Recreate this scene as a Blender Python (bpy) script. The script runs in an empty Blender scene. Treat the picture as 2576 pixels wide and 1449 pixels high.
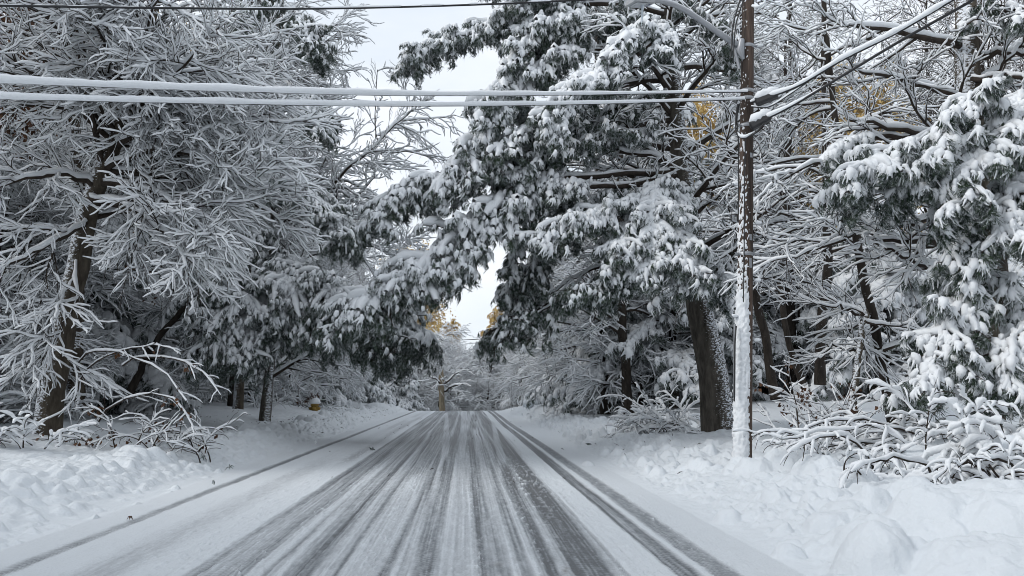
import bpy, math
import numpy as np

SC = bpy.context.scene
COL = SC.collection
RNG = np.random.default_rng(7)

# ---------------------------------------------------------------- camera
F, CX, CY = 1946.0, 1288.0, 724.5            # focal length and centre in the units of a 2576 x 1449 view of the photo
HZ, VX = 985.0, 1170.0                       # horizon row and the road's vanishing column
PITCH = math.atan((HZ - CY) / F)
YAW = math.atan((CX - VX) * math.cos(PITCH) / F)
CAM = np.array([0.0, 0.0, 1.4])
cam_data = bpy.data.cameras.new("camera")
cam_data.sensor_width = 36.0
cam_data.lens = 36.0 * F / 2576.0
cam_data.clip_end = 3000.0
cam = bpy.data.objects.new("camera", cam_data)
COL.objects.link(cam)
cam.location = CAM
cam.rotation_euler = (math.radians(90) + PITCH, 0, -YAW)
SC.camera = cam
_f = np.array([math.sin(YAW) * math.cos(PITCH), math.cos(YAW) * math.cos(PITCH), math.sin(PITCH)])
_r = np.array([math.cos(YAW), -math.sin(YAW), 0.0])
_u = np.cross(_r, _f)


def at(px, py, d):
    """World point seen at (px, py) standing d metres up the road."""
    v = _f * F + _r * (px - CX) + _u * (CY - py)
    return CAM + v * (d / v[1])


def path_at(*pts):
    return np.array([at(*p) for p in pts])


# ---------------------------------------------------------------- world, sun, exposure
SUN_EL, SUN_AZ = math.radians(38), math.radians(258)
world = bpy.data.worlds.new("World")
SC.world = world
world.use_nodes = True
nt = world.node_tree
nt.nodes.clear()
out = nt.nodes.new("ShaderNodeOutputWorld")
bg = nt.nodes.new("ShaderNodeBackground")
bg.inputs["Strength"].default_value = 0.1
sky = nt.nodes.new("ShaderNodeTexSky")
sky.sky_type = 'NISHITA'
sky.sun_disc = False
sky.sun_elevation = SUN_EL
sky.sun_rotation = SUN_AZ
sky.dust_density = 3.0
tc = nt.nodes.new("ShaderNodeTexCoord")
mp = nt.nodes.new("ShaderNodeMapping")
mp.inputs["Scale"].default_value = (1.6, 1.6, 4.0)
nz = nt.nodes.new("ShaderNodeTexNoise")
nz.inputs["Scale"].default_value = 2.2
nz.inputs["Detail"].default_value = 5
nz.inputs["Roughness"].default_value = 0.5
cr = nt.nodes.new("ShaderNodeValToRGB")
cr.color_ramp.elements[0].position = 0.36
cr.color_ramp.elements[0].color = (6.9, 7.6, 8.35, 1)
cr.color_ramp.elements[1].position = 0.66
cr.color_ramp.elements[1].color = (8.7, 9.05, 9.6, 1)
mx = nt.nodes.new("ShaderNodeMix")
mx.data_type = 'RGBA'
mx.inputs[0].default_value = 0.88
nt.links.new(tc.outputs["Generated"], mp.inputs["Vector"])
nt.links.new(mp.outputs["Vector"], nz.inputs["Vector"])
nt.links.new(nz.outputs["Fac"], cr.inputs["Fac"])
nt.links.new(sky.outputs["Color"], mx.inputs[6])
nt.links.new(cr.outputs["Color"], mx.inputs[7])
nt.links.new(mx.outputs[2], bg.inputs["Color"])
nt.links.new(bg.outputs["Background"], out.inputs["Surface"])

sun_data = bpy.data.lights.new("sun", 'SUN')
sun_data.energy = 1.15
sun_data.angle = math.radians(20)
sun_data.color = (1.0, 0.985, 0.96)
sun = bpy.data.objects.new("sun", sun_data)
COL.objects.link(sun)
sun.rotation_euler = (math.radians(90) - SUN_EL, 0, math.pi - SUN_AZ)

SC.view_settings.view_transform = 'Standard'
SC.view_settings.look = 'None'
SC.view_settings.gamma = 1.0
SC.view_settings.exposure = 0.33
SC.render.engine = 'CYCLES'
SC.cycles.max_bounces = 5
SC.cycles.diffuse_bounces = 3
SC.cycles.glossy_bounces = 2
SC.cycles.use_denoising = True
SC.cycles.filter_width = 0.9


# ---------------------------------------------------------------- materials
def nodes_of(name):
    m = bpy.data.materials.new(name)
    m.use_nodes = True
    t = m.node_tree
    b = t.nodes["Principled BSDF"]
    return m, t, b


def N(t, kind, **kw):
    n = t.nodes.new(kind)
    for k, v in kw.items():
        if k in n.inputs:
            n.inputs[k].default_value = v
        else:
            setattr(n, k, v)
    return n


def ramp(t, src, stops):
    r = t.nodes.new("ShaderNodeValToRGB")
    e = r.color_ramp.elements
    while len(e) < len(stops):
        e.new(0.5)
    for k, (p, c) in enumerate(stops):
        e[k].position = p
        e[k].color = (*c, 1) if len(c) == 3 else c
    t.links.new(src, r.inputs["Fac"])
    return r.outputs["Color"]


def mixc(t, fac, a, b):
    m = t.nodes.new("ShaderNodeMix")
    m.data_type = 'RGBA'
    for sock, v in ((m.inputs[0], fac), (m.inputs[6], a), (m.inputs[7], b)):
        if hasattr(v, "is_linked"):
            t.links.new(v, sock)
        elif isinstance(v, (int, float)):
            sock.default_value = v
        else:
            sock.default_value = (*v, 1)
    return m.outputs[2]


def bump(t, b, src, strength, dist):
    n = N(t, "ShaderNodeBump")
    n.inputs["Strength"].default_value = strength
    n.inputs["Distance"].default_value = dist
    t.links.new(src, n.inputs["Height"])
    t.links.new(n.outputs["Normal"], b.inputs["Normal"])


def noise(t, scale, detail=4, rough=0.55, vec=None):
    n = N(t, "ShaderNodeTexNoise")
    n.inputs["Scale"].default_value = scale
    n.inputs["Detail"].default_value = detail
    n.inputs["Roughness"].default_value = rough
    if vec is None:
        c = t.nodes.new("ShaderNodeTexCoord")
        vec = c.outputs["Object"]
    t.links.new(vec, n.inputs["Vector"])
    return n.outputs["Fac"]


def m_snow(name, scale=40, strength=0.35, dist=0.01, col=(0.86, 0.88, 0.9)):
    m, t, b = nodes_of(name)
    a = noise(t, scale, 5, 0.6)
    c = noise(t, scale * 0.06, 3)
    lo = tuple(x * 0.95 for x in col)
    t.links.new(mixc(t, c, lo, col), b.inputs["Base Color"])
    b.inputs["Roughness"].default_value = 0.75
    b.inputs["Specular IOR Level"].default_value = 0.25
    bump(t, b, a, strength, dist)
    return m


SNOW = m_snow("branch_snow_material", 18, 0.5, 0.02)
GSNOW = m_snow("ground_snow_material", 26, 0.7, 0.02, (0.77, 0.805, 0.835))


def m_bark(name, dark, light, snow_amt, stretch=0.25, scale=9, wind=(-0.75, -0.62, 0.2), lo=0.5):
    """Bark with wind-driven snow stuck to one side in patches."""
    m, t, b = nodes_of(name)
    c = t.nodes.new("ShaderNodeTexCoord")
    mp_ = N(t, "ShaderNodeMapping")
    mp_.inputs["Scale"].default_value = (1, 1, stretch)
    t.links.new(c.outputs["Object"], mp_.inputs["Vector"])
    n1 = noise(t, scale, 6, 0.65, mp_.outputs["Vector"])
    col = ramp(t, n1, [(0.3, dark), (0.72, light)])
    if snow_amt > 0:
        g = t.nodes.new("ShaderNodeNewGeometry")
        dp = N(t, "ShaderNodeVectorMath", operation='DOT_PRODUCT')
        dp.inputs[1].default_value = wind
        t.links.new(g.outputs["Normal"], dp.inputs[0])
        mp2 = N(t, "ShaderNodeMapping")
        mp2.inputs["Scale"].default_value = (1, 1, 2.2)
        t.links.new(c.outputs["Object"], mp2.inputs["Vector"])
        n2 = noise(t, scale * 1.6, 5, 0.7, mp2.outputs["Vector"])
        ad = N(t, "ShaderNodeMath", operation='MULTIPLY_ADD')
        ad.inputs[1].default_value = snow_amt
        t.links.new(dp.outputs["Value"], ad.inputs[0])
        t.links.new(n2, ad.inputs[2])
        fac = ramp(t, ad.outputs[0], [(lo + 0.24, (0, 0, 0)), (lo + 0.32, (1, 1, 1))])
        col = mixc(t, fac, col, (0.8, 0.83, 0.87))
    t.links.new(col, b.inputs["Base Color"])
    b.inputs["Roughness"].default_value = 0.9
    b.inputs["Specular IOR Level"].default_value = 0.15
    bump(t, b, n1, 0.8, 0.03)
    return m


BARK = m_bark("grey_brown_bark", (0.035, 0.028, 0.022), (0.13, 0.11, 0.085), 0.33)
BARK_PINE = m_bark("dark_pine_bark", (0.03, 0.026, 0.022), (0.14, 0.125, 0.105), 0.36, wind=(0.62, -0.7, 0.2), lo=0.56)
BARK_DARK = m_bark("dark_trunk_bark", (0.018, 0.015, 0.013), (0.06, 0.05, 0.042), 0.15, lo=0.55)
TWIG = m_bark("twig_bark", (0.03, 0.024, 0.02), (0.075, 0.06, 0.05), 0)
TAN = m_bark("pale_tan_bark", (0.15, 0.125, 0.09), (0.34, 0.29, 0.21), 0)


def m_leafy(name, a, b_, scale=3, frost=0.0):
    m, t, b = nodes_of(name)
    col = mixc(t, ramp(t, noise(t, scale, 3), [(0.35, (0, 0, 0)), (0.65, (1, 1, 1))]), a, b_)
    if frost:
        f = ramp(t, noise(t, scale * 6, 3), [(0.48, (0, 0, 0)), (0.6, (frost,) * 3)])
        col = mixc(t, f, col, (0.7, 0.74, 0.78))
    t.links.new(col, b.inputs["Base Color"])
    b.inputs["Roughness"].default_value = 0.7
    b.inputs["Specular IOR Level"].default_value = 0.2
    return m


NEEDLE = m_leafy("pine_needle_material", (0.022, 0.038, 0.026), (0.06, 0.088, 0.055), 2.5, 0.5)
NEEDLE_FAR = m_leafy("far_needle_material", (0.05, 0.065, 0.055), (0.09, 0.11, 0.09), 1.5, 0.6)
SUN_TINTED = m_leafy("golden_foliage_material", (0.46, 0.31, 0.11), (0.68, 0.5, 0.22), 1.0)  # brown foliage with the warm low sun on far treetops mixed into its colour
RUSSET = m_leafy("russet_leaf_material", (0.05, 0.026, 0.016), (0.13, 0.065, 0.035), 5)


def m_plain(name, col, rough=0.6, metal=0.0, var=0.25, scale=12):
    m, t, b = nodes_of(name)
    lo = tuple(x * (1 - var) for x in col)
    t.links.new(mixc(t, noise(t, scale, 5), lo, col), b.inputs["Base Color"])
    b.inputs["Roughness"].default_value = rough
    b.inputs["Metallic"].default_value = metal
    return m


BLACK = m_plain("black_cable_rubber", (0.02, 0.02, 0.022), 0.5)
GREY_METAL = m_plain("galvanised_metal", (0.42, 0.43, 0.45), 0.45, 0.6)
LAMP_GREY = m_plain("grey_lamp_housing", (0.5, 0.51, 0.52), 0.5)
GLASS_PALE = m_plain("lamp_lens", (0.62, 0.64, 0.66), 0.25)
YELLOW = m_plain("worn_yellow_paint", (0.42, 0.27, 0.05), 0.6, 0, 0.6, 25)
STICK = m_plain("sticker_white", (0.75, 0.76, 0.78), 0.5)
STICKBLUE = m_plain("sticker_blue", (0.05, 0.08, 0.18), 0.5)
ICE = m_plain("icicle_ice", (0.62, 0.68, 0.74), 0.12)


def m_pole():
    m, t, b = nodes_of("pole_wood")
    c = t.nodes.new("ShaderNodeTexCoord")
    mp_ = N(t, "ShaderNodeMapping")
    mp_.inputs["Scale"].default_value = (1, 1, 0.05)
    t.links.new(c.outputs["Object"], mp_.inputs["Vector"])
    n1 = noise(t, 34, 6, 0.65, mp_.outputs["Vector"])
    n3 = noise(t, 5, 3, 0.5, mp_.outputs["Vector"])
    base = ramp(t, n1, [(0.3, (0.03, 0.021, 0.017)), (0.5, (0.085, 0.056, 0.042)), (0.75, (0.17, 0.12, 0.09))])
    wet = ramp(t, n3, [(0.42, (0.3, 0.3, 0.3)), (0.6, (1, 1, 1))])
    mu = t.nodes.new("ShaderNodeMix")
    mu.data_type = 'RGBA'
    mu.blend_type = 'MULTIPLY'
    mu.inputs[0].default_value = 0.8
    t.links.new(base, mu.inputs[6])
    t.links.new(wet, mu.inputs[7])
    t.links.new(mu.outputs[2], b.inputs["Base Color"])
    b.inputs["Roughness"].default_value = 0.85
    bump(t, b, n1, 0.7, 0.01)
    return m


POLE_WOOD = m_pole()


def m_road():
    m, t, b = nodes_of("tracked_snow_on_asphalt")
    at_ = N(t, "ShaderNodeAttribute", attribute_name="wear")
    br = N(t, "ShaderNodeAttribute", attribute_name="grit")
    n = noise(t, 48, 5, 0.75)
    n2 = noise(t, 7, 4, 0.6)
    ad = N(t, "ShaderNodeMath", operation='MULTIPLY_ADD')
    ad.inputs[1].default_value = 0.55
    sb = N(t, "ShaderNodeMath", operation='SUBTRACT')
    t.links.new(n, sb.inputs[0])
    sb.inputs[1].default_value = 0.5
    t.links.new(sb.outputs[0], ad.inputs[0])
    t.links.new(at_.outputs["Fac"], ad.inputs[2])
    col = ramp(t, ad.outputs[0], [(0.0, (0.77, 0.805, 0.835)), (0.3, (0.56, 0.585, 0.61)), (0.65, (0.335, 0.355, 0.375)), (1.0, (0.145, 0.153, 0.162))])
    col = mixc(t, br.outputs["Fac"], col, (0.17, 0.15, 0.13))
    t.links.new(col, b.inputs["Base Color"])
    rr = ramp(t, at_.outputs["Fac"], [(0.0, (0.75,) * 3), (1.0, (0.5,) * 3)])
    t.links.new(rr, b.inputs["Roughness"])
    b.inputs["Specular IOR Level"].default_value = 0.25
    bump(t, b, n, 0.8, 0.02)
    return m


ROADM = m_road()


# ---------------------------------------------------------------- mesh building
class MB:
    """Collects vertex and face arrays, then links them as one mesh object."""

    def __init__(self):
        self.v, self.f, self.n = [], [], 0

    def add(self, verts, faces, mat=0):
        if len(verts) == 0:
            return
        self.v.append(np.asarray(verts, np.float32).reshape(-1, 3))
        self.f.append((np.asarray(faces, np.int64) + self.n, mat))
        self.n += len(self.v[-1])

    def mesh(self, name, mats, smooth=True, origin=(0, 0, 0)):
        me = bpy.data.meshes.new(name)
        if self.n:
            V = np.concatenate(self.v) - np.asarray(origin, np.float32)
            me.vertices.add(len(V))
            me.vertices.foreach_set("co", V.ravel().astype(np.float32))
            idx = np.concatenate([f.ravel() for f, _ in self.f]).astype(np.int32)
            tot = np.concatenate([np.full(len(f), f.shape[1]) for f, _ in self.f]).astype(np.int32)
            mi = np.concatenate([np.full(len(f), m_) for f, m_ in self.f]).astype(np.int32)
            st = np.concatenate([[0], np.cumsum(tot)[:-1]]).astype(np.int32)
            me.loops.add(len(idx))
            me.loops.foreach_set("vertex_index", idx)
            me.polygons.add(len(tot))
            me.polygons.foreach_set("loop_start", st)
            me.polygons.foreach_set("material_index", mi)
            me.polygons.foreach_set("use_smooth", np.full(len(tot), smooth))
            me.update(calc_edges=True)
        for m_ in mats:
            me.materials.append(m_)
        return me

    def build(self, name, mats, parent=None, smooth=True, origin=(0, 0, 0)):
        if not isinstance(mats, (list, tuple)):
            mats = [mats]
        o = bpy.data.objects.new(name, self.mesh(name, mats, smooth, origin))
        COL.objects.link(o)
        if parent is not None:
            o.parent = parent
        return o


def tag(o, label=None, cat=None, group=None, kind=None):
    if label:
        o["label"] = label
    if cat:
        o["category"] = cat
    if group:
        o["group"] = group
    if kind:
        o["kind"] = kind
    return o


def thing(name, label, cat, loc=(0, 0, 0), group=None):
    o = bpy.data.objects.new(name, None)
    o.empty_display_size = 0.3
    COL.objects.link(o)
    o.location = loc
    return tag(o, label, cat, group)


def copy_tree(src, loc, rz, sc, label=None, cat=None, group=None):
    c = src.copy()
    COL.objects.link(c)
    c.location = loc
    c.rotation_euler = (0, 0, rz)
    c.scale = (sc, sc, sc)
    tag(c, label, cat, group)
    for ch in list(src.children):
        d = ch.copy()
        COL.objects.link(d)
        d.parent = c
        for g in ch.children:
            e = g.copy()
            COL.objects.link(e)
            e.parent = d
    return c


def unit(v):
    return v / np.maximum(np.linalg.norm(v, axis=-1, keepdims=True), 1e-9)


def tubes(pts, rad, sides=5, zflat=1.0, lump=0.0, rng=RNG, cap=True):
    """[N,K,3] centre lines and [N,K] radii -> verts, quads."""
    pts = np.asarray(pts, float)
    if pts.ndim == 2:
        pts = pts[None]
        rad = np.asarray(rad, float)[None]
    n, k, _ = pts.shape
    t = np.empty_like(pts)
    t[:, 1:-1] = pts[:, 2:] - pts[:, :-2]
    t[:, 0] = pts[:, 1] - pts[:, 0]
    t[:, -1] = pts[:, -1] - pts[:, -2]
    t = unit(t)
    z = np.zeros_like(t)
    z[..., 2] = 1
    steep = np.abs(t[..., 2:3]) > 0.96
    ref = np.where(np.any(steep, axis=1, keepdims=True), np.array([0.3, -1.0, 0.1]), z)
    a = unit(np.cross(t, ref))
    b = np.cross(a, t)
    ang = np.arange(sides) / sides * 2 * np.pi + np.pi / 2
    r = rad[..., None] * np.ones(sides)
    if lump:
        r = r * (1 + lump * rng.standard_normal(r.shape))
    V = pts[:, :, None, :] + (r * np.cos(ang))[..., None] * a[:, :, None, :] + (r * np.sin(ang) * zflat)[..., None] * b[:, :, None, :]
    i = np.arange(n)[:, None, None] * (k * sides)
    j = np.arange(k - 1)[None, :, None] * sides
    s = np.arange(sides)[None, None, :]
    s2 = (s + 1) % sides
    q = np.stack([i + j + s, i + j + s2, i + j + sides + s2, i + j + sides + s], -1).reshape(-1, 4)
    return V.reshape(-1, 3), q


def resample(p, k, rng=None, wob=0.0):
    p = np.asarray(p, float)
    m = len(p)
    u = np.linspace(0, m - 1, k)
    # Catmull-Rom
    i = np.clip(u.astype(int), 0, m - 2)
    f = (u - i)[:, None]
    P0 = p[np.clip(i - 1, 0, m - 1)]
    P1, P2 = p[i], p[i + 1]
    P3 = p[np.clip(i + 2, 0, m - 1)]
    o = 0.5 * (2 * P1 + (P2 - P0) * f + (2 * P0 - 5 * P1 + 4 * P2 - P3) * f ** 2 + (3 * P1 - P0 - 3 * P2 + P3) * f ** 3)
    if rng is not None and wob:
        o[1:-1] += rng.standard_normal((k - 2, 3)) * wob
    return o


def grow(base, d, L, r0, r1, K, wob, grav, rng, curl=0.0):
    n = len(base)
    P = np.empty((n, K, 3))
    P[:, 0] = base
    d = unit(d)
    seg = (L / (K - 1))[:, None]
    for k in range(1, K):
        P[:, k] = P[:, k - 1] + d * seg
        d = d + rng.standard_normal((n, 3)) * wob
        g = grav - curl * max(0, k - 0.6 * K) / K
        d[:, 2] -= g
        d = unit(d)
    R = r0[:, None] + (r1 - r0)[:, None] * np.linspace(0, 1, K)[None] ** 0.8
    return P, R


def along(P, R, t):
    """Positions, tangents, radii at t [N,m] on [N,K,3]."""
    n, k, _ = P.shape
    u = np.clip(t, 0, 0.9999) * (k - 1)
    i = u.astype(int)
    f = (u - i)[..., None]
    row = np.arange(n)[:, None]
    a, b = P[row, i], P[row, i + 1]
    r = R[row, i] * (1 - f[..., 0]) + R[row, i + 1] * f[..., 0]
    return a + (b - a) * f, unit(b - a), r


def spawn(P, R, m, t0, t1, ang, lens, rng, flat=0.6, up=0.0, planar=None):
    """m children per branch. Returns base, direction, length, radius (flattened) and t."""
    n = len(P)
    t = t0 + (t1 - t0) * (np.arange(m)[None] + rng.random((n, m))) / m
    pos, T, r = along(P, R, t)
    w = rng.standard_normal((n, m, 3))
    if planar is not None:
        side = unit(np.cross(T, np.array([0, 0, 1.0])) + 1e-6)
        sg = np.where((np.arange(m)[None] + rng.integers(0, 2, (n, 1))) % 2 == 0, 1.0, -1.0)[..., None]
        w = side * sg + planar * w
    w[..., 2] *= flat
    p = unit(w - (w * T).sum(-1, keepdims=True) * T)
    a = np.radians(ang[0] + (ang[1] - ang[0]) * rng.random((n, m)))[..., None]
    d = T * np.cos(a) + p * np.sin(a)
    d[..., 2] += up
    L = lens(t) * (0.7 + 0.6 * rng.random((n, m)))
    return pos.reshape(-1, 3), d.reshape(-1, 3), L.ravel(), r.ravel(), t.ravel()


def snow_on(mb, P, R, rs, rng, sides=4, lump=0.16, mat=0, keep=1.0):
    """Snow riding on top of branches: thick where they run level, none where they stand upright."""
    t = np.empty_like(P)
    t[:, 1:-1] = P[:, 2:] - P[:, :-2]
    t[:, 0] = P[:, 1] - P[:, 0]
    t[:, -1] = P[:, -1] - P[:, -2]
    h = np.sqrt(np.clip(1 - unit(t)[..., 2] ** 2, 0, 1))
    s = np.clip((h - 0.25) / 0.5, 0, 1)
    n, k = R.shape
    q = rs * s * (0.7 + 0.45 * rng.random((n, 1)) + 0.25 * rng.random((n, k)))
    q[:, -1] *= 0.5
    if keep < 1:
        q = q * (rng.random((n, 1)) < keep)
        sel = q.max(1) > 1e-4
        P, R, q = P[sel], R[sel], q[sel]
        if not len(P):
            return
    C = P.copy()
    C[..., 2] += q * 0.8 + R * 0.75
    v, f = tubes(C, np.maximum(q, 0.0008), sides, 1.0, lump, rng)
    mb.add(v, f, mat)


# ---------------------------------------------------------------- bare trees
def limb_system(limbs, rng, wood, snow, dens=1.0, snowk=1.0, droop=0.03, twig_len=1.0, levels=4, keep=1.0):
    """limbs: list of (P [1,K,3], R [1,K]) already shaped. Adds three finer orders of twigs and their snow."""
    for P, R in limbs:
        L0 = np.linalg.norm(np.diff(P[0], axis=0), axis=1).sum()
        v, f = tubes(P, R, 6)
        wood.add(v, f)
        snow_on(snow, P, R, np.minimum(0.055, R * 0.9 + 0.022) * snowk, rng, 5)
        m2 = max(4, int(L0 * 2.1 * dens))
        b, d, L, r, t = spawn(P, R, m2, 0.12, 1.0, (30, 65), lambda t: L0 * 0.46 * (1.05 - 0.65 * t), rng, flat=0.45, up=0.0)
        P2, R2 = grow(b, d, np.maximum(L, 0.5), np.minimum(r * 0.6, 0.038), np.full(len(b), 0.009), 9, 0.15, droop * .8, rng, curl=droop * 3)
        v, f = tubes(P2, R2, 4)
        wood.add(v, f)
        snow_on(snow, P2, R2, 0.030 * snowk, rng, 4, keep=keep)
        m3 = max(3, int(7.5 * dens))
        b, d, L, r, t = spawn(P2, R2, m3, 0.12, 1.0, (22, 48), lambda t: twig_len * (1.25 - 0.6 * t), rng, flat=0.45, up=-0.06)
        P3, R3 = grow(b, d, L, np.minimum(r * 0.8, 0.016), np.full(len(b), 0.006), 7, 0.17, droop, rng, curl=droop * 4)
        v, f = tubes(P3, R3, 3)
        wood.add(v, f)
        snow_on(snow, P3, R3, 0.023 * snowk, rng, 4, keep=keep)
        if levels >= 4:
            b, d, L, r, t = spawn(P3, R3, max(2, int(4.4 * dens)), 0.2, 1.0, (18, 42), lambda t: twig_len * 0.48 * (1.1 - 0.4 * t), rng, flat=0.7)
            P4, R4 = grow(b, d, L, np.full(len(b), 0.007), np.full(len(b), 0.004), 5, 0.2, droop, rng, curl=droop * 5)
            v, f = tubes(P4, R4, 3)
            wood.add(v, f)
            snow_on(snow, P4, R4, 0.0175 * snowk, rng, 4, keep=keep)


def auto_limbs(TP, TR, n, t0, t1, length, rng, ang=(50, 85), droop=0.03, up=0.0, away=None):
    """Limbs off a trunk line."""
    b, d, L, r, t = spawn(TP[None], TR[None], n, t0, t1, ang, lambda t: length * (1.1 - 0.6 * np.clip((t - t0) / (t1 - t0), 0, 1)), rng, flat=0.5, up=up)
    if away is not None:
        d = d + np.asarray(away)
    P, R = grow(b, d, L, np.clip(r * 0.38, 0.03, 0.09), np.full(len(b), 0.012), 10, 0.11, droop, rng, curl=droop * 3)
    return [(P[i:i + 1], R[i:i + 1]) for i in range(len(P))]


def trunk_mesh(mb, TP, TR, sides=12, flare=True, mat=0):
    R = TR.copy()
    if flare:
        k = len(R)
        R[0] *= 1.22
        if k > 8:
            R[1] *= 1.08
    v, f = tubes(TP, R, sides, 1.0, 0.03)
    mb.add(v, f, mat)


def finish_tree(name, label, cat, base, trunk, wood, snow, bark, extra=(), group=None, twig=None):
    root = thing(name, label, cat, base, group)
    if trunk.n:
        trunk.build("trunk", bark, root, origin=base)
    if wood.n:
        wood.build("crown", twig or TWIG, root, origin=base)
    if snow.n:
        snow.build("snow_layer", SNOW, root, origin=base)
    for nm, mb, mat in extra:
        if mb.n:
            mb.build(nm, mat, root, origin=base)
    return root


def bare_library(seed, H, r, n, t0, length, dens=1.0, snowk=1.0, droop=0.03, up=0.1, lean=0.05, bark=None, leaves=0, keep=1.0, twig_len=1.0, ang=(50, 85)):
    rng = np.random.default_rng(seed)
    K = 14
    TP = np.zeros((K, 3))
    z = np.linspace(0, H, K)
    TP[:, 2] = z
    TP[:, 0] = np.cumsum(rng.standard_normal(K) * lean * 1.2) * (z / H)
    TP[:, 1] = np.cumsum(rng.standard_normal(K) * lean * 1.2) * (z / H)
    TP[0, 2] = -0.3
    TR = r * (1 - 0.85 * (z / H) ** 1.1)
    tr, wd, sn = MB(), MB(), MB()
    trunk_mesh(tr, TP, TR)
    limbs = auto_limbs(TP, TR, n, t0, 0.99, length, rng, droop=droop, up=up, ang=ang)
    limb_system(limbs, rng, wd, sn, dens, snowk, droop, twig_len, keep=keep)
    ex = []
    if leaves:
        lf = MB()
        leaf_clumps(lf, [l[0][0] for l in limbs], leaves, rng)
        ex.append(("foliage", lf, RUSSET))
    return tr, wd, sn, ex


def leaf_clumps(mb, lines, n, rng, size=0.13, spread=0.5, clump=0.16):
    """Curled dead leaves hanging in clumps along branches."""
    pts = []
    for _ in range(n):
        p = lines[rng.integers(len(lines))]
        i = rng.integers(len(p) // 3, len(p))
        c = p[i] + rng.standard_normal(3) * spread
        pts.append(c + rng.standard_normal((rng.integers(4, 10), 3)) * np.array([clump, clump, clump * .9]))
    c = np.concatenate(pts)
    m = len(c)
    d = unit(rng.standard_normal((m, 3)) * np.array([0.6, 0.6, 0.4]) + np.array([0, 0, -0.8]))
    s = unit(np.cross(d, rng.standard_normal((m, 3))))
    nrm = np.cross(d, s)
    L = size * (0.6 + 0.7 * rng.random((m, 1)))
    V = np.stack([c, c + d * L * 0.5 + s * L * 0.36 + nrm * L * 0.12, c + d * L, c + d * L * 0.5 - s * L * 0.36 + nrm * L * 0.12, c + d * L * 0.5], 1)
    k = np.arange(m)[:, None] * 5
    q = np.concatenate([k + np.array([[0, 1, 4]]), k + np.array([[1, 2, 4]]), k + np.array([[2, 3, 4]]), k + np.array([[3, 0, 4]])])
    mb.add(V.reshape(-1, 3), q)


# ---------------------------------------------------------------- pine sprays
def paw_template(seed, fingers, sides, segs, blades, fat=1.0):
    """A drooping spray of needle bundles (unit size, pointing +x) and the hand-shaped snow lying on it."""
    rng = np.random.default_rng(seed)
    sv, sf, n = [], [], 0
    nv, nf = [], []
    nn = 0
    angs = np.linspace(-0.75, 0.75, fingers) + rng.standard_normal(fingers) * 0.18
    dr = 0.45 + 0.5 * rng.random()
    ub = np.linspace(0, 1, segs + 2)
    body = np.stack([0.72 * ub - 0.05, 0.05 * rng.standard_normal(segs + 2), -dr * 0.5 * ub ** 2], 1)
    rb = fat * 0.26 * np.sin(np.pi * np.clip(0.12 + 0.78 * ub, 0, 1)) ** 0.7 * (0.8 + 0.4 * rng.random(segs + 2))
    rb[-1] *= 0.4
    body[:, 2] += rb * 0.45
    v, f = tubes(body[None], rb[None], sides + 1, 0.8, 0.14, rng)
    sv.append(v)
    sf.append(f)
    n += len(v)
    for a in angs:
        L = (1.0 - 0.2 * abs(a)) * (0.45 + 0.8 * rng.random())
        u = np.linspace(0, 1, segs + 1)
        line = np.stack([np.cos(a * u ** 0.5) * u * L, np.sin(a * (0.5 + 0.5 * u)) * u * L * 0.85, -dr * u ** 2 * L], 1)
        rad = fat * 0.10 * np.sin(np.pi * np.clip(0.2 + 0.75 * u, 0, 1)) ** 0.6 * (0.75 + 0.5 * rng.random())
        rad[-1] = 0.025
        c = line.copy()
        c[:, 2] += rad * 0.45
        v, f = tubes(c[None], rad[None], sides, 0.85, 0.12, rng)
        sv.append(v)
        sf.append(f + n)
        n += len(v)
        for b in range(blades):
            s = 0.1 + 0.9 * rng.random()
            i = min(int(s * segs), segs - 1)
            p = line[i] + (line[i + 1] - line[i]) * (s * segs - i)
            t = unit(line[i + 1] - line[i])
            d = unit(t * 0.8 + rng.standard_normal(3) * np.array([0.45, 0.5, 0.3]) + np.array([0, 0, -0.42]))
            q = unit(np.cross(d, rng.standard_normal(3)))
            ln = 0.55 * (0.6 + 0.8 * rng.random())
            w = 0.03
            nv += [p + q * w, p - q * w, p + d * ln]
            nf.append([nn, nn + 1, nn + 2])
            nn += 3
    return np.concatenate(sv), np.concatenate(sf), np.array(nv), np.array(nf)


PAWS = [paw_template(s, 4, 5, 3, 16) for s in range(7)]
PAWS_LOW = [paw_template(s + 20, 3, 4, 3, 8, 1.25) for s in range(4)]


def put_paws(pos, T, size, rng, needles, snow, tmpl, snow_p=0.8, droop=0.45):
    n = len(pos)
    d = T.copy()
    d[:, 2] -= droop
    d = unit(d + rng.standard_normal((n, 3)) * 0.16)
    side = unit(np.cross(np.array([0, 0, 1.0]), d) + 1e-6 + rng.standard_normal((n, 3)) * 0.12)
    side = unit(side - (side * d).sum(1, keepdims=True) * d)
    upv = np.cross(d, side)
    M = np.stack([d, side, upv], 2) * size[:, None, None]
    which = rng.integers(0, len(tmpl), n)
    has = rng.random(n) < snow_p
    for k, (sv, sf, nv, nf) in enumerate(tmpl):
        for sel, vv, ff, mb in ((which == k, nv, nf, needles), ((which == k) & has, sv, sf, snow)):
            m = int(sel.sum())
            if not m:
                continue
            V = np.einsum('nij,vj->nvi', M[sel], vv) + pos[sel][:, None]
            Fq = ff[None] + (np.arange(m) * len(vv))[:, None, None]
            mb.add(V.reshape(-1, 3), Fq.reshape(-1, ff.shape[1]))


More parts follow.
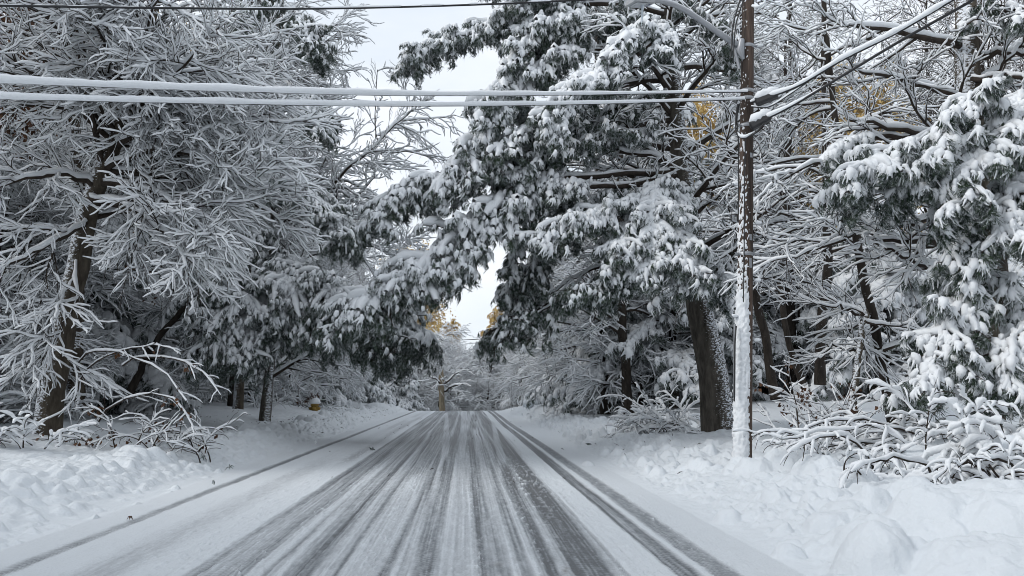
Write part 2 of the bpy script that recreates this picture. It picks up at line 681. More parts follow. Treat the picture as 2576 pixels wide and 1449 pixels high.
def bough(path, rng, wood, needles, snow, r0=0.07, width=1.3, dens=6.0, size=0.26, snow_p=0.8, t0=0.15, mound=0.1, droop=0.1, tip=0.5, tmpl=None, fill=7):
    """A white-pine bough: drooping side sprays carrying needle tufts, laden with snow."""
    tmpl = tmpl or PAWS
    K = 16
    P = resample(path, K, rng, 0.03)[None]
    L0 = np.linalg.norm(np.diff(P[0], axis=0), axis=1).sum()
    R = np.linspace(r0, 0.014, K)[None]
    v, f = tubes(P, R, 6)
    wood.add(v, f)
    KM = max(24, int(L0 * 7))
    um = np.linspace(0, 1, KM)
    Pm = resample(P[0], KM)
    env = 0.042 + (mound * 0.45 - 0.042) * np.clip((um - t0 * 0.8) / 0.2, 0, 1)
    snow_on(snow, Pm[None], np.interp(um, np.linspace(0, 1, K), R[0])[None], (env * (0.55 + 0.9 * rng.random(KM)))[None], rng, 7, 0.22)
    m = max(6, int(L0 * dens))
    b, d, L, r, t = spawn(P, R, m, t0, 1.0, (40, 75), lambda t: width * (tip + (1 - tip) * np.sin(np.pi * np.clip(0.25 + 0.75 * (1 - t), 0, 1)) ** 0.8), rng, flat=0.45, planar=0.5)
    zr = b[:, 2]
    P2, R2 = grow(b, d, L, np.full(len(b), 0.02), np.full(len(b), 0.007), 7, 0.13, droop, rng)
    v, f = tubes(P2, R2, 4)
    wood.add(v, f)
    snow_on(snow, P2, R2, mound * 0.5, rng, 5, 0.22, keep=snow_p)
    b, d, L, r, t = spawn(P2, R2, fill, 0.15, 1.0, (25, 60), lambda t: width * 0.33 * (1.1 - 0.4 * t), rng, flat=0.5, planar=0.5)
    P3, R3 = grow(b, d, L, np.full(len(b), 0.008), np.full(len(b), 0.005), 4, 0.15, droop * 1.8, rng)
    v, f = tubes(P3, R3, 3)
    wood.add(v, f)
    pos, T, _ = along(P3, R3, np.tile([[0.5, 0.98]], (len(P3), 1)))
    pos2, T2, _ = along(P2, R2, np.tile([[0.35, 0.65, 0.98]], (len(P2), 1)))
    mt = int(L0 * dens * 3.4 * min(2.6, (mound / 0.12) ** 2 if mound > .12 else mound / 0.12))
    pt, Tt, _ = along(P, R, (t0 + (1 - t0) * rng.random((1, mt))))
    sd = unit(np.cross(Tt[0], [0, 0, 1.0]))
    pt = pt[0] + sd * rng.standard_normal((mt, 1)) * 0.26 * width + np.array([0, 0, 1.0]) * (mound * (-0.2 + 1.1 * rng.random((mt, 1))))
    Tt = unit(Tt[0] * 0.7 + sd * rng.standard_normal((mt, 1)))
    put_paws(pt, Tt, size * (0.8 + 0.9 * rng.random(mt)), rng, MB(), snow, tmpl, min(1.0, snow_p * 1.1))
    zr = np.concatenate([np.repeat(zr, fill * 2), np.repeat(zr, 3), P[0, -3:, 2]])
    pos = np.concatenate([pos.reshape(-1, 3), pos2.reshape(-1, 3), P[0, -3:]])
    T = np.concatenate([T.reshape(-1, 3), T2.reshape(-1, 3), np.tile(unit(P[0, -1] - P[0, -2]), (3, 1))])
    put_paws(pos, T, size * (0.65 + 0.7 * rng.random(len(pos))), rng, needles, snow, tmpl, snow_p * np.clip(1.12 + (pos[:, 2] - zr) / (width * 0.9), 0.12, 1))


def pine_library(seed, H, r, spread, n, z0=0.12, narrow=1.0, snow_p=0.8, lean=0.0, size=0.42, dens=3.0):
    rng = np.random.default_rng(seed)
    K = 12
    z = np.linspace(0, H, K)
    TP = np.zeros((K, 3))
    TP[:, 2] = z
    TP[:, 0] = np.cumsum(rng.standard_normal(K) * 0.07) * z / H + lean * z
    TP[0, 2] = -0.3
    TR = r * (1 - 0.9 * z / H)
    tr, wd, nd, sn = MB(), MB(), MB(), MB()
    trunk_mesh(tr, TP, TR)
    az = 0.0
    for i in range(n):
        t = z0 + (0.985 - z0) * ((i + rng.random() * 0.8) / n)
        az += 2.4 + rng.standard_normal() * 0.3
        h = t * H
        L = spread * (1.02 - t) ** 0.75 * (0.75 + 0.5 * rng.random()) * narrow + 0.35
        p0 = np.array([np.interp(h, z, TP[:, 0]), 0, h])
        dv = np.array([math.cos(az), math.sin(az), 0])
        s = np.linspace(0, 1, 5)[:, None]
        path = p0 + dv * L * s + np.array([0, 0, 1.0]) * (0.12 * L * s - 0.5 * L * s ** 2)
        bough(path, rng, wd, nd, sn, 0.05 * (1.1 - t), max(0.5, 0.32 * L), dens, size, snow_p, 0.2, 0.1, 0.1, 0.5, PAWS_LOW, 3)
    return tr, wd, nd, sn


# ---------------------------------------------------------------- height of the land
_tab = np.random.default_rng(3).random((256, 256))


def vnoise(x, y):
    x, y = np.asarray(x, float), np.asarray(y, float)
    xi, yi = np.floor(x).astype(int), np.floor(y).astype(int)
    fx, fy = x - xi, y - yi
    fx, fy = fx * fx * (3 - 2 * fx), fy * fy * (3 - 2 * fy)
    a = _tab[xi % 256, yi % 256]
    b = _tab[(xi + 1) % 256, yi % 256]
    c = _tab[xi % 256, (yi + 1) % 256]
    d = _tab[(xi + 1) % 256, (yi + 1) % 256]
    return (a + (b - a) * fx) + ((c + (d - c) * fx) - (a + (b - a) * fx)) * fy - 0.5


def fbm(x, y, o=4):
    s, a = 0, 1.0
    for k in range(o):
        s = s + a * vnoise(x * 2 ** k + 17 * k, y * 2 ** k + 31 * k)
        a *= 0.5
    return s


LX = np.array([-400, -60, -25, -13, -9.2, -7.2, -6.4, -5.9, -5.5, -5.1, -4.75, -4.45, -4.2, 2.6, 2.95, 3.3, 3.9, 4.6, 6, 8, 11, 25, 60, 400])
LZ = np.array([6, 3.4, 1.6, .85, .60, .42, .35, .34, .35, .28, .14, .04, 0, 0, .02, .09, .20, .27, .32, .55, .8, 1.5, 3.4, 6])
ROAD_L, ROAD_R = -4.1, 2.62


def drop(y):
    t = np.clip(y - 56, 0, None)
    s = np.where(t < 12, t * t * 0.0035, 12 * 12 * 0.0035 + (t - 12) * 0.084)
    return -np.minimum(s, 4.5)


def land(x, y):
    x, y = np.asarray(x, float), np.asarray(y, float)
    off = 0.28 * vnoise(y * 0.21, 3.3) + 0.12 * vnoise(y * 0.9, 8.1)
    s = np.clip((np.abs(x + .75) - 3.4) / 0.9, 0, 1)
    z = np.interp(x + off * s, LX, LZ)
    w = np.clip((np.abs(x + 1.1) - 4.6) / 3, 0, 1)
    far = np.clip((y - 24) / 14, 0, 1)
    z = z + far * 0.22 * np.clip((np.abs(x + 1.1) - 4.2) / 3.5, 0, 1)
    z = z + w * (0.16 * fbm(x * 0.35, y * 0.35, 3))
    return z + drop(y)


# ---------------------------------------------------------------- ground and road
rg = np.random.default_rng(11)


def graded(a, b, n, p):
    u = np.linspace(0, 1, n)
    return a + (b - a) * u ** p


ys_near = 1.4 * 773.0 / np.linspace(1.4 * 773 / 3.6, 1.4 * 773 / 75.0, 760)
ys = np.concatenate([[-150, -80, -40, -20, -10, -5, -2, 0, 1.5, 2.6], ys_near, 75 + graded(2, 900, 50, 2.2)])
_g = [2.6]
while _g[-1] < 75:
    _g.append(_g[-1] + 0.012 + 0.0028 * _g[-1])
ys_ground = np.concatenate([[-150, -80, -40, -20, -10, -5, -2, 0, 1.5], _g, _g[-1] + graded(2, 900, 50, 2.2)])
xl = np.concatenate([-graded(9.6, 400, 60, 2.6)[::-1], np.linspace(-9.55, ROAD_L, 170)])
xr = np.concatenate([np.linspace(ROAD_R, 6.4, 210), np.linspace(6.44, 13, 110), graded(13.1, 400, 55, 2.4)])


def lumps_for(n, x0, x1, y0, y1, r0, r1, hk, rng, near=1.6):
    y = y0 + (y1 - y0) * rng.random(n) ** near
    x = x0 + (x1 - x0) * rng.random(n)
    r = r0 + (r1 - r0) * rng.random(n) ** 2
    return np.stack([x, y, r, r * hk * (0.5 + 0.8 * rng.random(n)) * np.interp(y, [10, 22], [1, 1.6]), 0.6 + 0.8 * rng.random(n)], 1)


LUMPS = np.concatenate([
    lumps_for(130, -5.95, -5.1, 7, 60, .10, .30, .55, rg, 1.1),      # rounded crest of the left bank
    lumps_for(3200, -5.7, -4.4, 6, 60, .02, .10, .8, rg, 1.3),
    lumps_for(300, -4.9, -4.1, 6, 60, .03, .08, .7, rg, 1.6),
    lumps_for(120, -8.5, -5.6, 6, 40, .05, .12, .3, rg, 1.6),
    lumps_for(1300, 3.0, 4.6, 4, 55, .03, .16, .85, rg, 1.8),       # clods thrown up along the right edge
    lumps_for(400, 2.85, 3.4, 4, 50, .03, .08, .6, rg, 2.0),
    lumps_for(110, 3.6, 6.6, 5, 30, .12, .29, .5, rg, 1.6),
    lumps_for(60, 4.6, 9, 5, 16, .25, .7, .25, rg, 1.0),
    lumps_for(120, 4.0, 6.0, 36, 50, .2, .7, .35, rg, 1.0),
])


def big(px, py, d, r, h, asp=1.0):
    p = at(px, py, d)
    return [p[0], p[1], r, h, asp]


BIG = np.array([
    big(2200, 1345, 6.5, .36, .20), big(2420, 1400, 6.3, .55, .24), big(2345, 1280, 7.6, .34, .20), big(2195, 1275, 7.9, .22, .22),
    big(2060, 1195, 10.0, .38, .30), big(1985, 1180, 11.0, .42, .30), big(1900, 1190, 11.0, .32, .2), big(1860, 1175, 11.5, .25, .2),
    big(2130, 1230, 9.4, .36, .18), big(2300, 1330, 6.9, .3, .12), big(2520, 1310, 7.4, .7, .22), big(2480, 1440, 5.4, .5, .2),
    big(2100, 1420, 5.6, .2, .12), big(1985, 1330, 6.7, .14, .1), big(1480, 1185, 15, .12, .1),
    big(2380, 1130, 10.8, .75, .42), big(2200, 1150, 11, .8, .26), big(2535, 1130, 8.8, .42, .5), big(2470, 1150, 9.6, .6, .3), big(2290, 1140, 10.6, .6, .3),
    big(2200, 1400, 5.9, .3, .3), big(2350, 1345, 6.4, .42, .36), big(2560, 1400, 6.0, .5, .34), big(2300, 1275, 7.8, .3, .26), big(2080, 1290, 7.4, .22, .17), big(1830, 1260, 8.4, .16, .14),
    [4.5, 43, 1.3, .42, 1.3], [4.0, 46.5, 1.4, .5, 1.0], [4.8, 49, 1.6, .5, 1.2], [-5.6, 52, 1.0, .3, 1.6],
])
LUMPS = np.concatenate([LUMPS, BIG])
for k in range(16):                                                # low ridge of fresh clods close in front
    LUMPS = np.concatenate([LUMPS, [[0.1 + 1.75 * k / 15 + rg.normal() * .05, 5.72 + rg.normal() * .05, .05 + .07 * rg.random(), .045 + .03 * rg.random(), 1.3]]])


def add_lumps(Z, X, Y):
    D = np.zeros_like(Z)
    gx_, gy_ = np.meshgrid(X, Y)
    wx = 0.09 * vnoise(gx_ * 6, gy_ * 6) + 0.05 * vnoise(gx_ * 15 + 5, gy_ * 15)
    wy = 0.09 * vnoise(gx_ * 6 + 40, gy_ * 6) + 0.05 * vnoise(gx_ * 15 + 70, gy_ * 15)
    hk = 0.85 + 0.4 * vnoise(gx_ * 7 + 3, gy_ * 7)
    for x, y, r, h, asp in LUMPS:
        i0, i1 = np.searchsorted(X, [x - r - .08, x + r + .08])
        j0, j1 = np.searchsorted(Y, [y - r * asp - .08, y + r * asp + .08])
        if i1 <= i0 or j1 <= j0:
            continue
        w_ = .8 if r < .12 else .45
        q = ((X[None, i0:i1] + wx[j0:j1, i0:i1] * w_ - x) / r) ** 2 + ((Y[j0:j1, None] + wy[j0:j1, i0:i1] * w_ - y) / (r * asp)) ** 2
        D[j0:j1, i0:i1] = np.maximum(D[j0:j1, i0:i1], h * np.clip(1 - q, 0, None) ** (0.62 if r < .3 else 0.6) * (hk[j0:j1, i0:i1] if r < .3 else 1))
    Z += D


def sheet(X, Y, extra=None):
    gx, gy = np.meshgrid(X, Y)
    Z = land(gx, gy)
    if extra is not None:
        Z = Z + extra(gx, gy)
    add_lumps(Z, X, Y)
    V = np.stack([gx, gy, Z], -1).reshape(-1, 3)
    nx, ny = len(X), len(Y)
    i = np.arange(nx - 1)[None]
    j = np.arange(ny - 1)[:, None] * nx
    q = np.stack([i + j, i + 1 + j, i + 1 + j + nx, i + j + nx], -1).reshape(-1, 4)
    return V, q


def rough(x, y):
    """Crumbly surface of the ploughed banks, smoother snow away from the road."""
    a = np.abs(x + .9)
    bank = np.clip((a - 3.5) / 0.5, 0, 1) * np.clip((8.0 - a) / 2.0, 0, 1)
    r = np.abs(fbm(x * 5.0, y * 4.0, 4)) * 0.075 + 0.05 * fbm(x * 1.6, y * 1.2, 2) + 0.034 * fbm(x * 13, y * 11, 3)
    return bank * r * np.clip(1.1 - y / 90, 0, 1) + 0.010 * fbm(x * 3.0, y * 3.0, 3)


gmb = MB()
for X in (xl, xr):
    V, q = sheet(X, ys_ground, rough)
    gmb.add(V, q)
ground = gmb.build("ground", GSNOW)
tag(ground, kind="structure")

# the road: packed snow rutted by tyres, bare to the asphalt in places
RX = np.linspace(ROAD_L, ROAD_R, 760)
gx, gy = np.meshgrid(RX, ys)


def track(x0, hw, s, seed, amp=0.08, edge=0.05, y0=-999, y1=999, near=1.0, far=1.0, tread=0.0):
    c = x0 + amp * 2 * vnoise(gy * 0.06 + seed, seed * 3.7) + amp * 0.5 * vnoise(gy * 0.25 + seed, seed * 1.7)
    e = edge * (1 + 0.8 * vnoise(gy * 3.0, gx * 2 + seed))
    d = np.abs(gx - c)
    w = np.clip((hw + e - d) / (2 * e), 0, 1)
    k = near + (far - near) * np.clip((gy - 8) / 16, 0, 1)
    w = w * s * k * np.clip((gy - y0) / 3, 0, 1) * np.clip((y1 - gy) / 6, 0, 1)
    if tread:
        u = (gx - c) / hw
        pat = np.sin(2 * np.pi * (gy / 0.07 + 0.7 * np.abs(u * 2))) * np.sin(2 * np.pi * u * 1.5)
        w = w * (1 - tread * (0.5 + 0.5 * pat) * np.clip((16 - gy) / 8, 0, 1))
    return w


T_ = [
    track(-3.62, .075, .95, 1, .04, .04, tread=.55),
    track(-2.85, .20, .30, 2, .06, .12, near=.8, far=.5),
    track(-2.07, .055, .85, 3, .03, .03, tread=.5),
    track(-1.86, .15, .62, 4, .04, .05, near=.9, far=1.2, tread=.5),
    track(-1.42, .20, .55, 5, .09, .08, far=1.5),
    track(-1.05, .17, .5, 6, .10, .07, near=.9, far=1.7),
    track(-0.80, .22, .55, 16, .06, .08, y0=11, far=1.4),
    track(-0.27, .15, .85, 7, .05, .05, near=1, far=1.1, tread=.3),
    track(-0.52, .10, .6, 17, .05, .04, near=.9, far=1.3, tread=.4),
    track(0.26, .17, .5, 8, .07, .08, far=1.6),
    track(0.48, .06, .55, 18, .04, .03, near=1, far=1.3),
    track(0.64, .05, .5, 28, .04, .03, near=1, far=1.4),
    track(0.98, .25, 1.0, 9, .07, .04, near=1.0, far=1.15, tread=.25),
    track(1.21, .05, 1.0, 19, .06, .02, tread=.5),
    track(1.70, .10, 1.0, 10, .05, .025, tread=.35),
    track(1.99, .11, .85, 11, .06, .03, near=.95, tread=.3),
    track(-2.45, .12, .28, 12, .1, .1, y0=14, far=1.2),
]
rt_ = np.random.default_rng(77)
for k in range(26):
    T_.append(track(-2.1 + 3.5 * rt_.random(), .012 + .03 * rt_.random() ** 2, .3 + .5 * rt_.random(), 40 + k, .02 + .12 * rt_.random() ** 2, .012 + .02 * rt_.random(), y0=rt_.choice([-99, -99, 9, 16]), y1=rt_.choice([999, 999, 40, 22]), tread=.4))
for k in range(10):
    T_.append(-track(-1.9 + 3.2 * rt_.random(), .02 + .03 * rt_.random(), .5, 80 + k, .15, .03))
for k in range(7):
    sl = (rt_.random() - .5) * .07
    y_ = 18 + 30 * rt_.random()
    T_.append(track(-1.6 + 2.9 * rt_.random() + sl * (gy - y_), .07 + .05 * rt_.random(), (.6 if k % 2 else -.7), 120 + k, .06, .03, y0=y_ - 14, y1=y_ + 22))
wear = np.zeros_like(gx)
for w in T_:
    wear = np.where(w >= 0, 1 - (1 - wear) * (1 - np.clip(w, 0, 1) * 0.92), wear * (1 + w))
mid = np.clip((1.75 - np.abs(gx + 0.35)) / 0.4, 0, 1) * (0.2 + 0.2 * np.clip((gy - 9) / 12, 0, 1) * np.clip((75 - gy) / 25, 0, 1))
wear = np.maximum(wear, mid)
streak = vnoise(gx * 30 + 2 * vnoise(gy * 0.3, 1.2), gy * 0.2) * 0.8 + vnoise(gx * 75, gy * 0.5) * 0.9
wear = wear + streak * (0.14 + 0.5 * wear) * np.clip((2.3 - np.abs(gx + 0.2)) / 0.4, 0.1, 1)
grain = vnoise(gx * 42, gy * 9 + 3) * .5 + vnoise(gx * 22, gy * 5) * .4 + vnoise(gx * 70 + 9, gy * 16) * .4
wear = wear + grain * np.clip((34 - gy) / 20, 0, 1) * (0.1 + .34 * np.clip(wear * 2, 0, 1))
patch = vnoise(gx * 2.5, gy * 0.22 + 40)
wear = np.clip(wear + patch * 0.3 * (wear > 0.12), 0, 1)
rows = sum(np.exp(-((gx - c + .1 * vnoise(gy * .2, c * 7)) / w) ** 2) for c, w in ((-.74, .12), (-2.35, .2), (-1.7, .06), (1.42, .16), (.66, .07), (.1, .08), (2.2, .2)))
crumb = np.clip(fbm(gx * 34, gy * 16, 3) * 2.4 - 0.7, 0, 1) * (0.12 + 0.88 * np.clip(rows, 0, 1)) * np.clip((40 - gy) / 20, 0, 1)
wear = np.clip(wear - crumb * 0.7, 0, 1)
clodzone = np.clip(1 - np.abs(gx - 1.0) / 0.5, 0, 1) * np.clip(1 - np.abs(gy - 13) / 6, 0, 1)
clod = np.clip(fbm(gx * 20, gy * 9 + 9, 4) * 3.0 - 0.5, 0, 1) * clodzone
wear = np.clip(wear - clod, 0, 1)
ridge = np.clip(fbm(gx * 13, gy * 8 + 3, 4), 0, 1) * np.clip(1 - wear * 2.5, 0, 1) * (0.6 + 1.6 * np.clip(vnoise(gx * 1.8, gy * .15), 0, 1))


def road_relief(x, y):
    return -0.014 * wear + 0.02 * crumb * (1 - wear) + 0.03 * clod + 0.03 * ridge * np.clip((2.6 - np.abs(x + .6)) / .3, 0.2, 1) + 0.010 * fbm(x * 3.0, y * 3.0, 3)


rmb = MB()
V, q = sheet(RX, ys, road_relief)
rmb.add(V, q)
road = rmb.build("road", ROADM)
tag(road, kind="structure")
a_ = road.data.attributes.new("wear", 'FLOAT', 'POINT')
a_.data.foreach_set("value", wear.ravel().astype(np.float32))
stain = np.exp(-(((gx - 0.83) / .06) ** 2 + ((gy - 6.35) / .12) ** 2)) * np.clip(fbm(gx * 20, gy * 14, 3) * 2 + .4, 0, 1) + np.exp(-(((gx - 0.29) / .04) ** 2 + ((gy - 6.6) / .1) ** 2)) * .4
dirt = 0.15 * np.clip(1 - np.abs(gx - 1.0) / 0.4, 0, 1) * np.clip((gy - 7) / 4, 0, 1) * np.clip((34 - gy) / 12, 0, 1) * wear
a_ = road.data.attributes.new("grit", 'FLOAT', 'POINT')
a_.data.foreach_set("value", np.clip(stain * 0.7 + dirt, 0, 1).ravel().astype(np.float32))
del gx, gy


def on_land(x, y):
    return np.array([x, y, float(land(x, y))])


# ---------------------------------------------------------------- utility pole and lamp
rp = np.random.default_rng(21)
PD = 12.0
pb = at(1869, 1165, PD)
pt_ = at(1882, 0, PD)
pole_dir = unit(pt_ - pb)
pole_top = pb + pole_dir * 9.6


def on_pole(z):
    return pb + (pt_ - pb) * ((z - pb[2]) / (pt_[2] - pb[2]))


pole = thing("utility_pole", "weathered brown wooden utility pole plastered with snow on one side beside the road", "utility pole", pb)
mb = MB()
zz = np.linspace(pb[2] - 0.5, pole_top[2], 30)
line = np.array([on_pole(z) for z in zz])
v, f = tubes(line[None], np.linspace(.138, .086, 30)[None], 28)
mb.add(v, f)
mb.build("shaft", POLE_WOOD, pole, origin=pb)
# crust of wind-blown snow clinging to the pole's left side, solid low down and patchy above
mb = MB()
NA, NZ = 22, 420
za = np.linspace(pb[2] - 0.1, pole_top[2], NZ)
ph = np.linspace(math.radians(150), math.radians(292), NA)
PH, ZZ = np.meshgrid(ph, za)
cen = np.array([on_pole(z) for z in za])
rr = np.interp(ZZ, [pb[2], pole_top[2]], [.138, .086])
solid = np.clip((3.25 - ZZ) / 0.9, 0, 1)
edge = np.sin(np.clip((PH - ph[0]) / (ph[-1] - ph[0]), 0, 1) * np.pi)
nn_ = fbm(PH * 6, ZZ * 24, 4) + .08
th = 0.018 * solid + 0.045 * nn_ + 0.012 * edge - 0.014 * (1 - solid) - 0.02 * (1 - edge) ** 2 - 0.018 * np.clip((ZZ - 4.2) / 2, 0, 1)
rad_ = rr + np.clip(th, -0.012, 0.045)
V = np.stack([cen[:, None, 0] + rad_ * np.cos(PH), cen[:, None, 1] + rad_ * np.sin(PH), ZZ], -1).reshape(-1, 3)
i = np.arange(NA - 1)[None]
j = np.arange(NZ - 1)[:, None] * NA
mb.add(V, np.stack([i + j, i + 1 + j, i + 1 + j + NA, i + j + NA], -1).reshape(-1, 4))
mb.build("snow_crust", SNOW, pole, origin=pb)
# step pegs on the right with caps of snow
for py, sgn in ((252, 1), (425, 1), (566, 1), (710, 1), (860, 1), (915, 1), (122, 1), (470, -1), (800, -1)):
    c = on_pole(at(1880, py, PD)[2])
    o_ = np.array([0.14 * sgn, -0.05, 0])
    pts = np.array([c + o_ * 0.8, c + o_ * 1.2, c + o_ * 1.65, c + o_ * 1.7 + [0, 0, .03]])
    mb = MB()
    v, f = tubes(pts[None], np.full((1, 4), .009), 6)
    mb.add(v, f)
    peg = mb.build("step_peg", GREY_METAL, pole, origin=pb)
    mb = MB()
    s = np.linspace(0, 1, 6)[:, None]
    l2 = c + o_ * (0.95 + 0.75 * s) + np.array([0, 0, 0.028])
    v, f = tubes(l2[None], np.array([[.012, .03, .034, .033, .028, .006]]), 8, 0.9, .08, rp)
    mb.add(v, f)
    mb.build("snow_cap", SNOW, peg, origin=pb)
for py in (231, 250, 318, 118, 640):
    c = on_pole(at(1880, py, PD)[2])
    rr_ = float(np.interp(c[2], [pb[2], pole_top[2]], [.138, .086])) + .004
    mb = MB()
    v, f = tubes(np.array([c - pole_dir * .03, c - pole_dir * .029, c + pole_dir * .029, c + pole_dir * .03])[None], np.array([[rr_ * .9, rr_, rr_, rr_ * .9]]), 24)
    mb.add(v, f)
    for sg in (-1, 1):
        e = c + np.array([sg * rr_, -.03, 0])
        v, f = tubes(np.array([e, e + [sg * .05, -.04, 0], e + [sg * .075, -.05, .02]])[None], np.array([[.016, .018, .008]]), 8)
        mb.add(v, f)
    mb.build("clamp", GREY_METAL, pole, origin=pb)
for py, h_ in ((600, .05), (664, .08), (395, .04)):
    c = on_pole(at(1880, py, PD)[2])
    rr_ = float(np.interp(c[2], [pb[2], pole_top[2]], [.138, .086]))
    mb = MB()
    a0 = math.radians(292)
    q_ = []
    for dz in (-h_, h_):
        for da in (-.22, 0, .22):
            q_.append(c + np.array([math.cos(a0 + da) * (rr_ + .005), math.sin(a0 + da) * (rr_ + .005), dz]))
    mb.add(np.array(q_), [[0, 1, 4, 3], [1, 2, 5, 4]])
    mb.build("tag_plate", GREY_METAL, pole, origin=pb)
# cables running up and looping round the pole
def px_tube(pts, rad, k=24, sides=6, d=PD):
    P = resample(path_at(*[(x, y, dd) for x, y, dd in pts]), k)
    return tubes(P[None], np.full((1, k), rad), sides)


mb = MB()
for pts, r in (
    ([(1852, 820, 11.85), (1849, 860, 11.82), (1848, 930, 11.82), (1847, 1010, 11.82)], .012),
    ([(1862, 0, 11.85), (1845, 60, 11.8), (1840, 130, 11.8), (1836, 150, 11.8)], .013),
    ([(1872, -5, 11.82), (1852, 60, 11.78), (1846, 120, 11.78), (1845, 160, 11.8)], .011),
    ([(1856, 262, 11.85), (1851, 300, 11.8), (1853, 335, 11.78), (1870, 347, 11.7), (1900, 335, 11.6), (1922, 310, 11.5)], .013),
    ([(1860, 262, 11.85), (1854, 300, 11.8), (1857, 345, 11.78), (1858, 420, 11.82), (1857, 560, 11.82)], .010),
    ([(1876, 335, 11.82), (1873, 450, 11.82), (1872, 620, 11.82), (1870, 760, 11.82)], .009),
):
    v, f = px_tube(pts, r)
    mb.add(v, f)
mb.build("riser_cables", BLACK, pole, origin=pb)
mb = MB()
s = np.linspace(0, 1, 16)
P = resample(path_at((1856, 335, 11.75), (1862, 344, 11.7), (1876, 345, 11.6), (1900, 332, 11.5)), 16)
P[:, 2] += .02
v, f = tubes(P[None], (.028 * np.sin(np.pi * np.clip(s, .08, .95)))[None], 7, 1, .1, rp)
mb.add(v, f)
mb.build("snow_cap", SNOW, pole, origin=pb)
mb = MB()
P = resample(path_at((1893, 14, 11.8), (1905, 17, 11.7), (1920, 10, 11.7), (1925, 0, 11.7)), 12)
v, f = tubes(P[None], np.full((1, 12), .022), 7, 1, .1, rp)
mb.add(v, f)
mb.build("snow_cap", SNOW, pole, origin=pb)
# narrow cable guard strip
mb = MB()
P = path_at((1848, 815, 11.86), (1847, 1000, 11.85))
v, f = tubes(P[None], np.full((1, 2), .018), 6)
mb.add(v, f)
mb.build("conduit", GREY_METAL, pole, origin=pb)

# street lamp on its curved arm
la = path_at((1862, 118, 12.0), (1815, 88, 11.95), (1760, 50, 11.9), (1712, 20, 11.8), (1670, 5, 11.7), (1635, 1, 11.65))
lamp = thing("street_lamp", "grey street lamp with flat head on a curved arm, icicle hanging below", "street lamp", la[0])
mb = MB()
P = resample(la, 26)
v, f = tubes(P[None], np.linspace(.052, .034, 26)[None], 10)
mb.add(v, f)
mb.build("arm", GREY_METAL, lamp, origin=la[0])
mb = MB()
P2 = P[:-1] + np.array([0, 0.01, 0.05])
q = .024 * (0.8 + 0.4 * rp.random(25))
q[-1] = .005
v, f = tubes(P2[None], q[None], 7, 0.9, .08, rp)
mb.add(v, f)
mb.build("arm_snow", SNOW, lamp, origin=la[0])
mb = MB()
bk = path_at((1870, 150, 11.95), (1862, 128, 11.93), (1866, 100, 11.95))
v, f = tubes(bk[None], np.array([[.03, .07, .05]]), 8)
mb.add(v, f)
bk = path_at((1835, 107, 12.0), (1850, 130, 11.97), (1860, 175, 11.95))
v, f = tubes(bk[None], np.array([[.03, .03, .025]]), 6)
mb.add(v, f)
mb.build("bracket", GREY_METAL, lamp, origin=la[0])


def slab(c, ax, ay, az, prof, mb):
    """A rounded slab along ax: prof = list of (s, half width, z low, z high)."""
    V = []
    for s_, w, zl, zh in prof:
        ring = [(-w, zl + .25 * (zh - zl)), (-w * .8, zl), (w * .8, zl), (w, zl + .25 * (zh - zl)), (w * .85, zl + .75 * (zh - zl)), (w * .4, zh), (-w * .4, zh), (-w * .85, zl + .75 * (zh - zl))]
        V += [c + ax * s_ + ay * a + az * b for a, b in ring]
    m = len(prof)
    q = [[i * 8 + k, i * 8 + (k + 1) % 8, (i + 1) * 8 + (k + 1) % 8, (i + 1) * 8 + k] for i in range(m - 1) for k in range(8)]
    mb.add(np.array(V), q)
    mb.add(np.array(V[:8]), [[7, 6, 5, 4, 3, 2, 1, 0]])
    mb.add(np.array(V[-8:]), [[0, 1, 2, 3, 4, 5, 6, 7]])


hc = at(1640, 2, 11.65)
ax = unit(at(1570, 0, 11.35) - hc)
ay = unit(np.cross(np.array([0, 0, 1.0]), ax))
az = np.cross(ax, ay)
mb = MB()
slab(hc, ax, ay, az, [(-.02, .05, -.05, .05), (.05, .12, -.065, .06), (.2, .145, -.07, .06), (.42, .145, -.065, .05), (.5, .11, -.05, .03)], mb)
mb.build("lamp_head", LAMP_GREY, lamp, smooth=False, origin=la[0])
mb = MB()
slab(hc, ax, ay, az, [(.21, .10, -.085, -.069), (.44, .10, -.082, -.066)], mb)
mb.build("lens", GLASS_PALE, lamp, smooth=False, origin=la[0])
mb = MB()
slab(hc, ax, ay, az, [(0, .06, .05, .1), (.1, .12, .06, .13), (.3, .14, .055, .13), (.46, .1, .04, .09)], mb)
mb.build("head_snow", SNOW, lamp, origin=la[0])
mb = MB()
slab(hc, ax, ay, az, [(.07, .055, -.075, -.0705), (.15, .055, -.076, -.0715)], mb)
stk = mb.build("sticker", STICK, lamp, smooth=False, origin=la[0])
mb = MB()
for a0 in (-.045, .008):
    slab(hc + ay * (a0 + .018), ax, ay, az, [(.085, .018, -.079, -.0765), (.135, .018, -.08, -.0775)], mb)
mb.build("marking", STICKBLUE, stk, smooth=False, origin=la[0])
mb = MB()
ib = hc + ax * .24 - az * .08
P = np.array([ib + np.array([0, 0, -.36 * s]) + ax * .03 * s for s in np.linspace(0, 1, 8)])
v, f = tubes(P[None], (np.linspace(.028, .002, 8) * (1 + .15 * rp.standard_normal(8)))[None], 7)
mb.add(v, f)
mb.build("icicle", ICE, lamp, origin=la[0])


